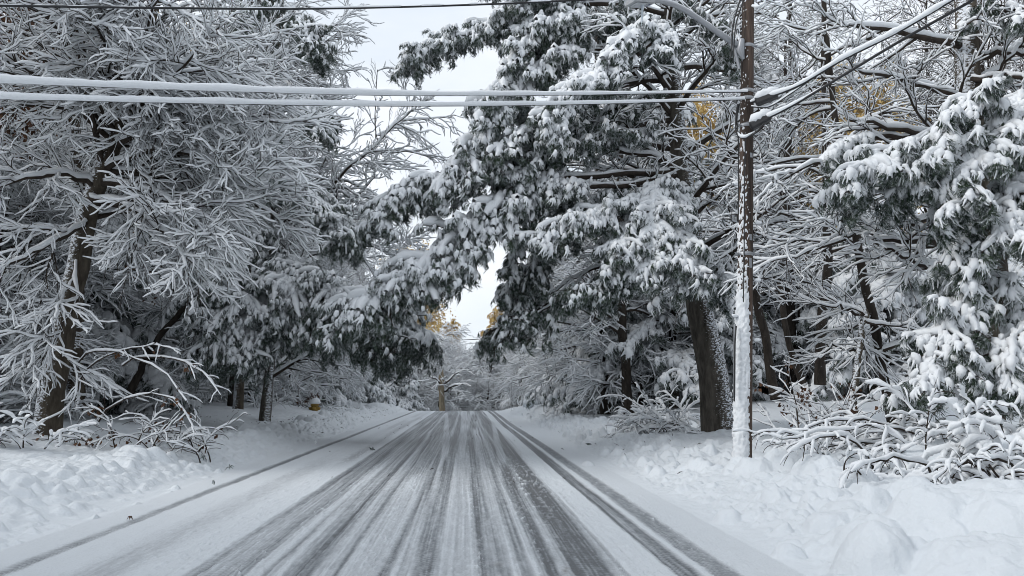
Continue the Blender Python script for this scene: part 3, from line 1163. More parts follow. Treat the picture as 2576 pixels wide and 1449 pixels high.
# ---------------------------------------------------------------- wires
def wire(label, pts, r, snow_r, group=None, k=60, sag=0.0, under=False, snow_mat=True, patch=0.0):
    P = resample(path_at(*pts), k)
    s = np.linspace(0, 1, k)
    P[:, 2] -= sag * 4 * s * (1 - s)
    root = thing("overhead_wire", label, "overhead wire", P[-1], group)
    m1, m2 = MB(), MB()
    v, f = tubes(P[None], np.full((1, k), r), 6)
    m1.add(v, f)
    m1.build("cable", BLACK, root, origin=P[-1])
    if snow_r is not None:
        q = np.interp(s, np.linspace(0, 1, len(snow_r)), snow_r) * (0.94 + 0.12 * rp.random(k)) * (1 + .3 * vnoise(s * 26, r * 99 + k))
        if patch:
            q = q * np.clip((vnoise(s * 60, 2.2 + patch) + patch) * 6, 0, 1) + .0005
        C = P.copy()
        C[:, 2] += q * 0.8
        v, f = tubes(C[None], q[None], 9, 1.05, .02, rp)
        m2.add(v, f)
        m2.build("snow_layer", SNOW, root, origin=P[-1])
    return root


wire("upper of two snow-thickened wires running left from the pole across the road", [(-240, 193, 7.6), (0, 207, 8.2), (500, 226, 9.1), (1000, 239, 10.2), (1450, 238, 11.2), (1880, 231, 11.85)], .012, [.048, .047, .045, .040, .030, .021], k=120)
wire("lower of two snow-thickened wires running left from the pole across the road", [(-240, 240, 7.6), (0, 248, 8.2), (500, 259, 9.1), (1000, 266, 10.2), (1450, 262, 11.2), (1872, 250, 11.85)], .012, [.040, .040, .038, .036, .030, .024], k=120)
wire("thin black wire with a dusting of snow crossing above the road near the lamp head", [(-200, 10, 9.6), (0, 14, 10), (400, 20, 10.6), (760, 22, 11.2), (1100, 15, 11.7), (1400, 3, 12.2), (1700, -14, 12.8)], .017, [.012, .012, .015, .018, .02, .02, .015], k=140, patch=.12)
wr = wire("thick snow-coated cable rising from the pole toward the upper right", [(1888, 258, 11.8), (1930, 245, 11.6), (2010, 215, 11.2), (2120, 150, 10.8), (2260, 80, 10.4), (2400, -2, 10.0), (2520, -70, 9.6)], .022, [.02, .05, .032, .045, .045, .042, .04], k=100)
wire("bare black cable below the snow-coated one, rising from the pole toward the right", [(1886, 318, 11.8), (1920, 302, 11.6), (2000, 262, 11.2), (2120, 190, 10.8), (2270, 100, 10.4), (2430, 10, 10.0), (2520, -45, 9.7)], .022, [.018, .048, .03, .004, .002, .002, .002], k=100)
wire("thin snowy guy wire looping from the pole into the snow-coated cable", [(1890, 268, 11.75), (1935, 268, 11.6), (1990, 235, 11.3), (2040, 200, 11.1)], .012, [.012, .018, .018, .006], k=40)


def splice(label, px, py, d, px2, py2, L, r):
    c, e = at(px, py, d), at(px2, py2, d - .15)
    a = unit(e - c)
    root = thing("splice_box", label, "splice box", c)
    m1, m2 = MB(), MB()
    y_ = unit(np.cross(np.array([0, 0, 1.0]), a))
    slab(c, a, y_, np.cross(a, y_), [(-L / 2, r * .5, -r * .5, r * .5), (-L / 2 + .02, r, -r, r), (L / 2 - .02, r, -r, r), (L / 2, r * .5, -r * .5, r * .5)], m1)
    m1.build("case", BLACK, root, smooth=False, origin=c)
    s = np.linspace(-.55, .55, 10)
    P = c + a * (s * L)[:, None] + np.array([0, 0, r * 1.25])
    v, f = tubes(P[None], (r * 1.05 * np.array([.2, .7, 1.1, 1, 1.15, .95, 1.1, .9, .7, .2]))[None], 9, 1.1, .08, rp)
    m2.add(v, f)
    m2.build("snow_cap", SNOW, root, origin=c)


splice("upper snow-capped splice box on the cable right of the pole", 1928, 247, 11.6, 1990, 222, .36, .065)
splice("lower black splice box with a lump of snow on the cable right of the pole", 1912, 306, 11.6, 1990, 262, .34, .07)
for i, (y0, y1, lab) in enumerate(((856, 851, "upper dark wire strung over the far end of the road"), (928, 922, "lower dark wire strung over the far end of the road"))):
    wire(lab, [(1105, y0, 80), (1170, y0 - 1, 80), (1240, y1, 80), (1330, y1 - 5, 80)], .035, None, k=12)

# ---------------------------------------------------------------- hydrant, far trunk, boulder
hy = on_land(-7.0, 37) - np.array([0, 0, .3])
hyd = thing("fire_hydrant", "small yellow fire hydrant with a snow cap half buried in the left snowbank", "fire hydrant", hy)


def lathe(mb, c, prof, sides=16):
    P = np.array([[c[0], c[1], c[2] + z] for r, z in prof])
    v, f = tubes(P[None], np.array([[r for r, z in prof]]), sides)
    mb.add(v, f)


mb = MB()
lathe(mb, hy, [(.17, -.2), (.17, .12), (.15, .14), (.15, .5), (.19, .52), (.19, .56)])
mb.build("barrel", YELLOW, hyd, origin=hy)
mb = MB()
lathe(mb, hy, [(.19, .562), (.17, .64), (.11, .71), (.04, .74), (.04, .79), (.001, .79)])
mb.build("bonnet", YELLOW, hyd, origin=hy)
for dx, dy, r in ((-.2, 0, .07), (.2, 0, .07), (0, -.21, .095)):
    mb = MB()
    c = hy + np.array([0, 0, .4])
    e = c + np.array([dx, dy, 0]) * 1.25
    v, f = tubes(np.array([c, c + (e - c) * .9, e, e + (e - c) * .1])[None], np.array([[r, r, r * .8, .001]]), 10)
    mb.add(v, f)
    mb.build("nozzle", YELLOW, hyd, origin=hy)
mb = MB()
lathe(mb, hy, [(.05, .6), (.25, .62), (.27, .68), (.24, .78), (.15, .88), (.05, .92), (.001, .925)])
mb.build("snow_cap", SNOW, hyd, origin=hy)

ft = at(1112, 1030, 66)
ft[2] = float(land(ft[0], ft[1]))
tr_, wd_, sn_ = MB(), MB(), MB()
topz = at(1110, 945, 66)
TP = resample([ft - [0, 0, .5], (ft + topz) / 2, topz], 12, rp, .03)
trunk_mesh(tr_, TP, np.linspace(.26, .2, 12) * (1 + .1 * rp.standard_normal(12)), 10)
spk = np.array([topz + [rp.normal() * .09, rp.normal() * .09, 0] for _ in range(5)])
for s in spk:
    v, f = tubes(np.array([s - [0, 0, .3], s + [0, 0, .15], s + [.02, 0, .5 * rp.random() + .2]])[None], np.array([[.1, .07, .01]]), 5)
    tr_.add(v, f)
lim = []
for a in ([(1116, 965, 66), (1135, 950, 65), (1160, 935, 64)], [(1118, 985, 66), (1140, 972, 65), (1170, 968, 64)], [(1110, 970, 66), (1100, 955, 65.5), (1085, 950, 65)]):
    P = resample(path_at(*a), 8, rp, .05)
    lim.append((P[None], np.linspace(.07, .02, 8)[None]))
limb_system(lim, rp, wd_, sn_, .5, 1.5, .03, 1.2, 3)
finish_tree("broken_tree", "pale tan snapped-off trunk standing where the road drops out of sight", "broken tree", ft, tr_, wd_, sn_, TAN)

bc = on_land(4.25, 43.2)
bmb = MB()
for dx, dz, r in ((0, .62, .5), (-.75, .45, .33), (.55, .35, .3), (-.3, .8, .18)):
    nu, nv_ = 20, 12
    u, w = np.meshgrid(np.linspace(0, 2 * np.pi, nu, endpoint=False), np.linspace(0.02, np.pi - .02, nv_))
    n_ = 1 + .16 * fbm(np.cos(u) * 2 + dx * 9, w * 2 + np.sin(u) * 2, 3)
    V = np.stack([bc[0] + dx + r * n_ * np.sin(w) * np.cos(u), bc[1] + r * n_ * np.sin(w) * np.sin(u), bc[2] + dz + .82 * r * n_ * np.cos(w)], -1).reshape(-1, 3)
    i = np.arange(nu)[None]
    j = np.arange(nv_ - 1)[:, None] * nu
    bmb.add(V, np.stack([i + j, i + j + nu, (i + 1) % nu + j + nu, (i + 1) % nu + j], -1).reshape(-1, 4))
o = bmb.build("snow_boulder", GSNOW, origin=bc)
o.location = bc
tag(o, "heap of round snow boulders at the right road edge near the crest", "snow heap")

# ---------------------------------------------------------------- hero trees, left
def hero_bare(label, trunk_px, radii, auto, limbs_px=(), bark=BARK, seed=1, dens=1.0, snowk=1.0, droop=0.03, leaves=0, cat="tree", k=18, name="bare_tree", twig_len=1.0, leaf_px=()):
    rng = np.random.default_rng(seed)
    T = path_at(*trunk_px)
    TP = resample(T, k, rng, 0.02)
    base = TP[0].copy()
    g = float(land(base[0], base[1]))
    TP[0] = base + unit(TP[0] - TP[1]) * 0.35
    base[2] = g
    TR = np.interp(np.linspace(0, 1, k), np.linspace(0, 1, len(radii)), radii)
    tr, wd, sn = MB(), MB(), MB()
    trunk_mesh(tr, TP, TR, 14)
    limbs = []
    for (n, t0, t1, length, away) in auto:
        limbs += auto_limbs(TP, TR, n, t0, t1, length, rng, droop=droop, away=away, up=0.05)
    for pts, r in limbs_px:
        P = resample(path_at(*pts), 12, rng, .03)
        limbs.append((P[None], np.linspace(r, .012, 12)[None]))
    limb_system(limbs, rng, wd, sn, dens, snowk, droop, twig_len)
    ex = []
    if leaves:
        lf = MB()
        leaf_clumps(lf, [resample(path_at(*q), 12) for q in leaf_px] or [l[0][0] for l in limbs], leaves, rng, spread=.3)
        for q in leaf_px:
            v, f = tubes(resample(path_at(*q), 12, rng, .03)[None], np.linspace(.035, .012, 12)[None], 5)
            wd.add(v, f)
        ex.append(("foliage", lf, RUSSET))
    return finish_tree(name, label, cat, base, tr, wd, sn, bark, ex)


hero_bare("leaning grey-brown trunk tree nearest the road on the left, bare branches thick with snow",
          [(120, 1075, 16.5), (150, 880, 16.4), (188, 690, 16.3), (222, 540, 16.2), (255, 440, 16.1), (300, 300, 16), (345, 160, 15.9), (385, 20, 15.8), (420, -120, 15.6), (450, -300, 15.5)],
          [.24, .22, .215, .2, .185, .17, .165, .15, .12, .08],
          [(13, .42, .64, 4.2, (0.1, 0.1, 0)), (3, .75, .98, 1.6, None), (7, .42, .62, 4.5, (.7, -.2, 0)), (4, .5, .62, 3.6, (-.5, -.5, 0.05)), (4, .3, .45, 3.0, (.1, 1.0, 0))],
          [([(235, 470, 16), (150, 440, 15.5), (60, 450, 15), (-40, 480, 14.6)], .06), ([(230, 500, 16), (320, 520, 15.3), (420, 600, 14.8), (470, 650, 14.5)], .05),
           ([(215, 560, 16), (150, 600, 15.4), (70, 640, 15), (-20, 700, 14.6)], .05), ([(190, 660, 16), (190, 760, 15.4), (150, 840, 15.2), (160, 900, 15)], .035),
           ([(260, 430, 16), (380, 380, 15.5), (520, 400, 15.2), (640, 470, 15)], .06)],
          seed=5, dens=1.15, snowk=1.05, droop=.05)
hero_bare("tree with a forked dark trunk high up behind the wires on the left",
          [(190, 990, 21), (195, 700, 21), (192, 400, 21), (168, 190, 21), (130, 60, 21), (95, -60, 21), (80, -200, 21)], [.2, .18, .16, .15, .1, .08, .05],
          [(22, .25, .98, 4.0, None)], [([(168, 190, 21), (200, 90, 20.8), (250, 20, 20.5), (330, -40, 20)], .1), ([(250, 20, 20.5), (150, 10, 20), (40, 20, 19.5)], .05)], seed=8, droop=.03, leaves=230, dens=.7, snowk=.8, leaf_px=[[(168, 190, 21), (110, 150, 18.6), (60, 120, 17.6), (0, 110, 17)], [(190, 120, 21), (240, 90, 18), (300, 110, 17.4), (330, 190, 17)], [(180, 300, 21), (90, 280, 18), (30, 260, 17.2), (-20, 330, 17)], [(150, 90, 21), (90, 40, 18.5), (30, 30, 17.5)], [(192, 300, 21), (230, 200, 18), (250, 150, 17.2)]], name="oak_tree")
hero_bare("bare tree whose twigs jut out into the sky gap above the road on the left",
          [(600, 1010, 31), (620, 700, 31), (640, 450, 30.8), (655, 200, 30.5), (660, 0, 30.3), (670, -150, 30)], [.17, .16, .15, .14, .11, .08],
          [(20, .25, .98, 3.6, (-.1, -.1, 0)), (9, .35, .7, 3.4, (.5, -.3, 0))],
          [([(650, 620, 30.8), (780, 510, 30), (900, 410, 29.5), (975, 335, 29.2), (1035, 280, 29)], .09),
           ([(650, 600, 30.8), (800, 560, 30), (890, 500, 29.5), (950, 440, 29)], .07), ([(650, 700, 30.8), (800, 640, 30), (920, 620, 29.5), (1010, 650, 29)], .07),
           ([(655, 300, 30.6), (730, 180, 30), (790, 110, 29.4), (850, 60, 29)], .07), ([(655, 420, 30.6), (740, 300, 30), (780, 270, 29.4), (820, 240, 29)], .07)], seed=9, dens=1.05, snowk=1.15, droop=.035, twig_len=1.1)
hero_bare("slanting broken limb tree leaning in the shadows behind the left snowy pine",
          [(340, 960, 23), (385, 870, 23), (450, 790, 22.8), (500, 745, 22.6)], [.1, .09, .08, .03], [(5, .4, .98, 1.6, None)], seed=12, droop=.04, bark=BARK_DARK, name="leaning_tree")


def hero_pine(label, trunk_px, radii, boughs, limbs_px=(), auto=(), seed=1, bark=BARK_PINE, k=18, lean_snow=1.0, name="pine_tree", dens=6.5, size=.27):
    rng = np.random.default_rng(seed)
    TP = resample(path_at(*trunk_px), k, rng, 0.015)
    base = TP[0].copy()
    base[2] = float(land(base[0], base[1]))
    TP[0] = TP[0] + unit(TP[0] - TP[1]) * 0.35
    TR = np.interp(np.linspace(0, 1, k), np.linspace(0, 1, len(radii)), radii)
    tr, wd, nd, sn = MB(), MB(), MB(), MB()
    trunk_mesh(tr, TP, TR, 16)
    for b in boughs:
        kw = dict(dens=dens, size=size)
        kw.update(b[1])
        bough(path_at(*b[0]), rng, wd, nd, sn, **kw)
    limbs = []
    for (n, t0, t1, length, away) in auto:
        limbs += auto_limbs(TP, TR, n, t0, t1, length, rng, droop=.02, away=away, up=.05)
    for pts, r in limbs_px:
        P = resample(path_at(*pts), 12, rng, .03)
        limbs.append((P[None], np.linspace(r, .014, 12)[None]))
    if limbs:
        limb_system(limbs, rng, wd, sn, .75, 1.0, .02, .8)
    return finish_tree(name, label, "tree", base, tr, wd, sn, bark, [("foliage", nd, NEEDLE)])


hero_pine("snow-laden pine on the left with white drooping sprays and dark green undersides over the road",
          [(668, 1035, 27), (680, 900, 27), (690, 600, 27), (700, 300, 27), (705, 50, 27), (705, -200, 27)], [.17, .16, .15, .13, .1, .05],
          [([(690, 570, 27), (620, 575, 24), (560, 620, 23.5), (520, 720, 23)], dict(width=1.20, mound=.17, snow_p=.97)),
           ([(690, 590, 27), (600, 600, 23.5), (550, 650, 23), (560, 740, 22.5)], dict(width=1.12, mound=.17, snow_p=.97)),
           ([(690, 620, 27), (760, 680, 23.5), (840, 730, 22.5), (910, 770, 22), (980, 800, 22.1)], dict(width=1.12, mound=.17, snow_p=.97)),
           ([(690, 680, 27), (720, 690, 23), (740, 760, 22.2), (730, 830, 22.4)], dict(width=1.20, mound=.17, snow_p=.97)),
           ([(690, 700, 27), (620, 740, 23), (570, 800, 22.3), (540, 870, 22)], dict(width=1.20, mound=.17, snow_p=.97)),
           ([(690, 720, 27), (640, 760, 23), (620, 830, 22.4), (600, 880, 22)], dict(width=1.12, mound=.17, snow_p=.97)),
           ([(690, 780, 27), (790, 810, 23), (900, 830, 22), (960, 850, 22.1), (1010, 866, 21.8)], dict(width=1.27, snow_p=.22, mound=.05)),
           ([(690, 760, 27), (800, 790, 23), (890, 830, 22.5), (985, 850, 22)], dict(width=1.12, snow_p=.3, mound=.06)),
           ([(690, 740, 27), (780, 770, 23.5), (880, 810, 22.4), (960, 830, 22.5)], dict(width=1.05, snow_p=.7, mound=.12)),
           ([(980, 790, 22), (1010, 810, 22.2), (1040, 830, 21.9), (1060, 850, 21.6)], dict(width=0.75, mound=.16)),
           ([(695, 450, 27), (640, 470, 24), (590, 530, 23.3)], dict(width=0.98, mound=.17, snow_p=.97)),
           ([(695, 420, 27), (760, 470, 24), (830, 540, 23.2), (870, 600, 23)], dict(width=0.98, snow_p=.8)),
           ([(700, 300, 27), (640, 330, 24.5), (600, 400, 24)], dict(width=0.90, snow_p=.75)), ([(700, 200, 27), (770, 240, 24.5), (810, 320, 24)], dict(width=0.83, snow_p=.75)),
           ([(703, 80, 27), (640, 110, 24.5), (610, 180, 24)], dict(width=0.83, snow_p=.4)), ([(703, 0, 27), (760, 60, 24.5), (790, 130, 24)], dict(width=0.75, snow_p=.4)),
           ([(703, -60, 27), (650, -10, 24.5), (620, 60, 24)], dict(width=0.75, snow_p=.4))],
          auto=[(14, .12, .5, 3.0, None)], seed=31, dens=8, size=.19)

# ---------------------------------------------------------------- hero trees, right
B = dict
hero_pine("huge pine right of the road whose snowy boughs arch far out over the road",
          [(1808, 1070, 19.5), (1795, 950, 19.5), (1765, 800, 19.5), (1748, 690, 19.5), (1722, 480, 19.5), (1700, 300, 19.5), (1688, 150, 19.5), (1680, 0, 19.5), (1672, -250, 19.5), (1668, -500, 19.4)],
          [.40, .37, .34, .31, .27, .235, .21, .18, .12, .06],
          [([(1690, 40, 19.5), (1560, 10, 19), (1400, 15, 18.7), (1270, 45, 18.5), (1150, 95, 18.3), (1030, 145, 18)], B(width=0.65, snow_p=0.86, t0=.3)),
           ([(1690, 120, 19.5), (1560, 70, 18.8), (1440, 50, 18.3), (1350, 80, 18), (1280, 180, 17.8), (1220, 270, 17.6)], B(width=0.68, mound=.17, t0=.35)),
           ([(1690, 130, 19.5), (1520, 120, 18.6), (1380, 160, 18.1), (1260, 260, 17.8), (1180, 370, 17.6), (1110, 480, 17.4)], B(width=0.78, mound=.19, t0=.25, snow_p=0.97)),
           ([(1695, 200, 19.5), (1530, 220, 18.6), (1390, 280, 18), (1270, 370, 17.6), (1170, 450, 17.3)], B(width=0.74, mound=.16, t0=.3)),
           ([(1700, 300, 19.5), (1550, 330, 18.8), (1400, 370, 18.4), (1250, 410, 18.2), (1100, 455, 18), (1000, 490, 17.8), (950, 560, 17.6)], B(width=0.65, mound=.15, snow_p=0.86, t0=.3)),
           ([(1712, 430, 19.5), (1560, 440, 18.7), (1420, 450, 18.2), (1300, 480, 17.8), (1190, 560, 17.5), (1080, 660, 17.2), (980, 730, 17), (900, 775, 16.8)], B(width=0.95, mound=.2, snow_p=0.97, t0=.3, dens=9)),
           ([(1712, 440, 19.5), (1560, 470, 18.4), (1400, 480, 17.9), (1260, 560, 17.5), (1150, 660, 17.2), (1060, 720, 17)], B(width=0.81, mound=.17, snow_p=0.92, t0=.3)),
           ([(1000, 745, 17), (950, 780, 16.9), (890, 810, 16.8), (830, 835, 16.8)], B(width=0.56, mound=.06, snow_p=0.40)),
           ([(1690, 160, 19.5), (1650, 90, 18), (1590, 90, 17.3), (1540, 150, 16.9), (1500, 210, 16.7)], B(width=0.53, mound=.2, snow_p=0.97, t0=.35)),
           ([(1690, 170, 19.5), (1640, 75, 18.2), (1670, 90, 17.5), (1665, 130, 17.2)], B(width=0.50, mound=.1, snow_p=0.80, t0=.3)),
           ([(1640, 110, 17.4), (1540, 180, 16.9), (1450, 215, 16.7), (1410, 260, 16.6), (1385, 330, 16.5)], B(width=0.50, mound=.18, snow_p=0.97)),
           ([(1700, 330, 19.5), (1600, 330, 18.5), (1480, 350, 18), (1380, 390, 17.8), (1290, 450, 17.7)], B(width=0.68, snow_p=0.63, mound=.08)),
           ([(1695, 230, 19.5), (1580, 260, 18.9), (1450, 310, 18.6), (1350, 400, 18.5)], B(width=0.81, snow_p=0.46, mound=.08)),
           ([(1690, 100, 19.5), (1600, 50, 18.6), (1480, 60, 18.4), (1400, 110, 18.3), (1340, 190, 18.2)], B(width=0.74, snow_p=0.57, mound=.1)),
           ([(1725, 500, 19.5), (1620, 500, 18), (1520, 530, 17.4), (1440, 560, 17), (1370, 600, 16.8)], B(width=0.71, mound=.12, snow_p=0.97)),
           ([(1725, 500, 19.5), (1660, 470, 17.8), (1640, 530, 17), (1640, 610, 16.6), (1630, 690, 16.4)], B(width=0.68, mound=.13, snow_p=0.97)),
           ([(1725, 520, 19.5), (1690, 500, 17.8), (1700, 570, 16.9), (1720, 640, 16.5), (1740, 700, 16.3)], B(width=0.62, mound=.12, snow_p=0.92)),
           ([(1725, 540, 19.5), (1600, 560, 17.6), (1560, 620, 16.8), (1560, 680, 16.5)], B(width=0.62, mound=.1, snow_p=0.86)),
           ([(1735, 600, 19.5), (1640, 660, 17.6), (1530, 700, 16.9), (1440, 730, 16.6)], B(width=0.74, mound=.05, snow_p=0.29)),
           ([(1735, 620, 19.5), (1600, 690, 18.6), (1450, 740, 18.2), (1330, 795, 18), (1250, 832, 17.8)], B(width=0.87, mound=.05, snow_p=0.34)),
           ([(1715, 420, 19.5), (1500, 500, 19), (1400, 580, 18.8), (1330, 690, 18.7), (1300, 770, 18.6)], B(width=.85, mound=.08, snow_p=.5)),
           ([(1340, 520, 18.6), (1310, 610, 18.5), (1285, 690, 18.4), (1270, 740, 18.4)], B(width=.4, mound=.06, snow_p=.5)),
           ([(1690, 0, 19.5), (1560, -60, 19), (1420, -40, 18.6), (1300, 10, 18.2)], B(width=0.74)),
           ([(1685, -80, 19.5), (1500, -160, 19), (1330, -120, 18.6), (1250, -60, 18.2)], B(width=0.74)),
           ([(1690, 60, 19.5), (1760, 40, 18.5), (1830, 90, 18), (1850, 150, 17.8)], B(width=0.56, snow_p=0.57, mound=.07)),
           ([(1740, 640, 19.5), (1800, 650, 18), (1820, 740, 17.6)], B(width=0.50, snow_p=0.69, mound=.08))],
          limbs_px=[([(1730, 560, 19.5), (1640, 540, 19), (1540, 520, 18.7), (1440, 515, 18.5)], .065), ([(1712, 420, 19.5), (1620, 395, 19), (1500, 375, 18.7), (1400, 385, 18.5)], .065),
                    ([(1735, 640, 19.5), (1620, 640, 19), (1480, 680, 18.6), (1380, 740, 18.4)], .055), ([(1700, 300, 19.5), (1600, 190, 19), (1520, 130, 18.6)], .07),
                    ([(1690, 120, 19.5), (1760, 60, 19.3), (1850, 30, 19), (1960, 40, 18.8)], .07), ([(1730, 560, 19.5), (1800, 470, 19.3), (1860, 380, 19), (1920, 300, 18.8)], .06),
                    ([(1745, 680, 19.5), (1820, 620, 19), (1950, 560, 18.7), (2060, 540, 18.3)], .07)],
          auto=[(26, .25, .8, 3.6, None)], seed=41, dens=9.0, size=.17)

hero_pine("tall pine at the far right with a mossy trunk above big hand-shaped snowy sprays",
          [(2480, 1040, 14), (2470, 800, 14), (2455, 500, 14), (2442, 330, 14), (2432, 100, 14), (2425, -100, 14), (2420, -400, 14)], [.27, .26, .25, .24, .21, .17, .1],
          [([(2442, 340, 14), (2340, 350, 12.8), (2240, 385, 12.2), (2180, 420, 12), (2150, 480, 11.9)], B(width=0.56, mound=.12, t0=.4)),
           ([(2442, 350, 14), (2360, 370, 12.6), (2300, 400, 12.1), (2290, 470, 11.9)], B(width=0.56, mound=.12, t0=.4)),
           ([(2450, 300, 14), (2480, 240, 12.5), (2430, 260, 11.8), (2390, 330, 11.5), (2370, 400, 11.4)], B(width=0.45, mound=.1, t0=.3)),
           ([(2450, 300, 14), (2560, 250, 12.3), (2560, 300, 11.7), (2540, 370, 11.5)], B(width=0.60, mound=.12, t0=.3)),
           ([(2450, 340, 14), (2520, 320, 12.3), (2490, 360, 11.6), (2450, 430, 11.3), (2440, 520, 11.2)], B(width=0.52, mound=.12, t0=.3)),
           ([(2450, 420, 14), (2560, 400, 12), (2560, 460, 11.4), (2530, 540, 11.2), (2520, 600, 11.1)], B(width=0.52, mound=.12, t0=.3)),
           ([(2450, 420, 14), (2440, 470, 12.4), (2410, 540, 12), (2395, 640, 11.8), (2400, 700, 11.7)], B(width=0.45, mound=.09, t0=.3)),
           ([(2460, 600, 14), (2520, 640, 12.4), (2460, 720, 11.8), (2390, 800, 11.5), (2350, 900, 11.3), (2335, 970, 11.2)], B(width=0.60, mound=.11, t0=.3)),
           ([(2460, 700, 14), (2620, 760, 12), (2580, 830, 11.3), (2530, 900, 11), (2520, 980, 10.9)], B(width=0.60, mound=.11, t0=.2)),
           ([(2440, 330, 14), (2300, 340, 13.6), (2160, 350, 13.3), (2090, 380, 13.1)], B(width=0.26, mound=.07, t0=.6)),
           ([(2430, 200, 14), (2560, 190, 13), (2640, 240, 12.5)], B(width=0.60, mound=.07, snow_p=.5)),
           ([(2430, 60, 14), (2550, 20, 13), (2620, 60, 12.5)], B(width=0.60, mound=.07, snow_p=.5))],
          limbs_px=[([(2440, 330, 14), (2340, 335, 13.7), (2250, 325, 13.4), (2130, 300, 13.2)], .09), ([(2435, 120, 14), (2330, 95, 13.8), (2200, 75, 13.6), (2080, 60, 13.4)], .08),
                    ([(2440, 260, 14), (2340, 220, 13.8), (2230, 190, 13.6), (2120, 170, 13.4)], .07), ([(2440, 290, 14), (2350, 330, 13.5), (2230, 390, 13.3), (2120, 450, 13)], .06),
                    ([(2435, 140, 14), (2520, 135, 13.8), (2620, 140, 13.5)], .09), ([(2440, 230, 14), (2520, 160, 13.8), (2610, 90, 13.5)], .07),
                    ([(2455, 620, 14), (2350, 610, 13.6), (2260, 605, 13.3), (2190, 600, 13)], .08), ([(2455, 690, 14), (2350, 680, 13.6), (2260, 640, 13.3), (2200, 610, 13)], .05),
                    ([(2445, 390, 14), (2280, 430, 13.5), (2100, 400, 13.3), (1990, 440, 13)], .06), ([(2455, 500, 14), (2300, 560, 13.5), (2150, 590, 13.2), (2000, 650, 12.9)], .05)],
          seed=51, size=.21, dens=3.6, bark=BARK)
hero_bare("slim dark trunk slanting left behind the snowy shrubs on the right", [(2242, 1045, 17), (2205, 860, 17), (2170, 700, 17), (2150, 540, 17), (2112, 370, 17), (2085, 150, 17), (2072, -60, 17)], [.1, .1, .095, .09, .075, .065, .05],
          [(12, .42, .97, 3.0, (-.3, -.1, 0))], [([(2150, 560, 17), (2080, 560, 16.5), (1990, 580, 16.2), (1900, 640, 16)], .05), ([(2130, 400, 17), (2050, 395, 16.5), (1960, 410, 16.2), (1890, 450, 16)], .05),
           ([(2205, 900, 17), (2240, 880, 16.6), (2290, 850, 16.4), (2330, 830, 16.2)], .05), ([(2200, 880, 17), (2140, 880, 16.6), (2080, 865, 16.4)], .04), ([(2190, 800, 17), (2120, 770, 16.6), (2060, 765, 16.4)], .04)],
          bark=BARK_DARK, seed=61, snowk=.8, dens=.65, droop=.02)
hero_bare("straight dark trunk standing by itself right of the utility pole", [(2063, 940, 24), (2066, 800, 24), (2082, 680, 24), (2080, 500, 24), (2075, 200, 24), (2070, -50, 24)], [.15, .145, .14, .12, .1, .07],
          [(12, .42, .97, 4.0, None)], bark=BARK_DARK, seed=62, snowk=.7, dens=.65, droop=.02)
hero_bare("dark trunk tilting left just right of the utility pole", [(1945, 975, 23), (1925, 860, 23), (1900, 730, 23), (1885, 560, 23), (1870, 200, 23), (1862, -60, 23)], [.13, .125, .12, .11, .09, .07],
          [(13, .4, .97, 4.0, None)], bark=BARK_DARK, seed=63, snowk=.7, dens=.65, droop=.03)
hero_bare("curved trunk between the tilting trunk and the lone straight trunk on the right", [(2010, 940, 26), (1985, 860, 26), (1965, 740, 26), (1968, 640, 26), (1985, 300, 26), (1990, -60, 26)], [.11, .105, .1, .095, .08, .06],
          [(12, .4, .97, 4.5, None)], bark=BARK_DARK, seed=64, snowk=.7, dens=.65, droop=.03)
hero_bare("pale slim trunk leaning in front of the slanting dark trunk on the right", [(2145, 1010, 16), (2160, 900, 16.2), (2172, 820, 16.4), (2178, 780, 16.5)], [.075, .07, .06, .05],
          [(4, .5, .97, 1.2, None)], seed=65, dens=.6, droop=.02, name="sapling")
for i, (px, py, d, top, lab) in enumerate(((1523, 1020, 33, 800, "leftmost of three dark trunks under the snowy boughs right of the road"), (1553, 1008, 36, 780, "middle and farthest of three dark trunks under the snowy boughs right of the road"), (1580, 1020, 31, 760, "rightmost of three dark trunks under the snowy boughs right of the road"))):
    x0 = px
    hero_bare(lab, [(px, py, d), (px - 8, (py + top) / 2, d), (px - 16, top, d), (px - 20, 400, d), (px - 20, 0, d)], [.2, .19, .17, .14, .1],
              [(14, .36, .97, 3.8, (0, .1, 0))], bark=BARK_DARK, seed=70 + i, dens=.75, droop=.07, twig_len=1.2)

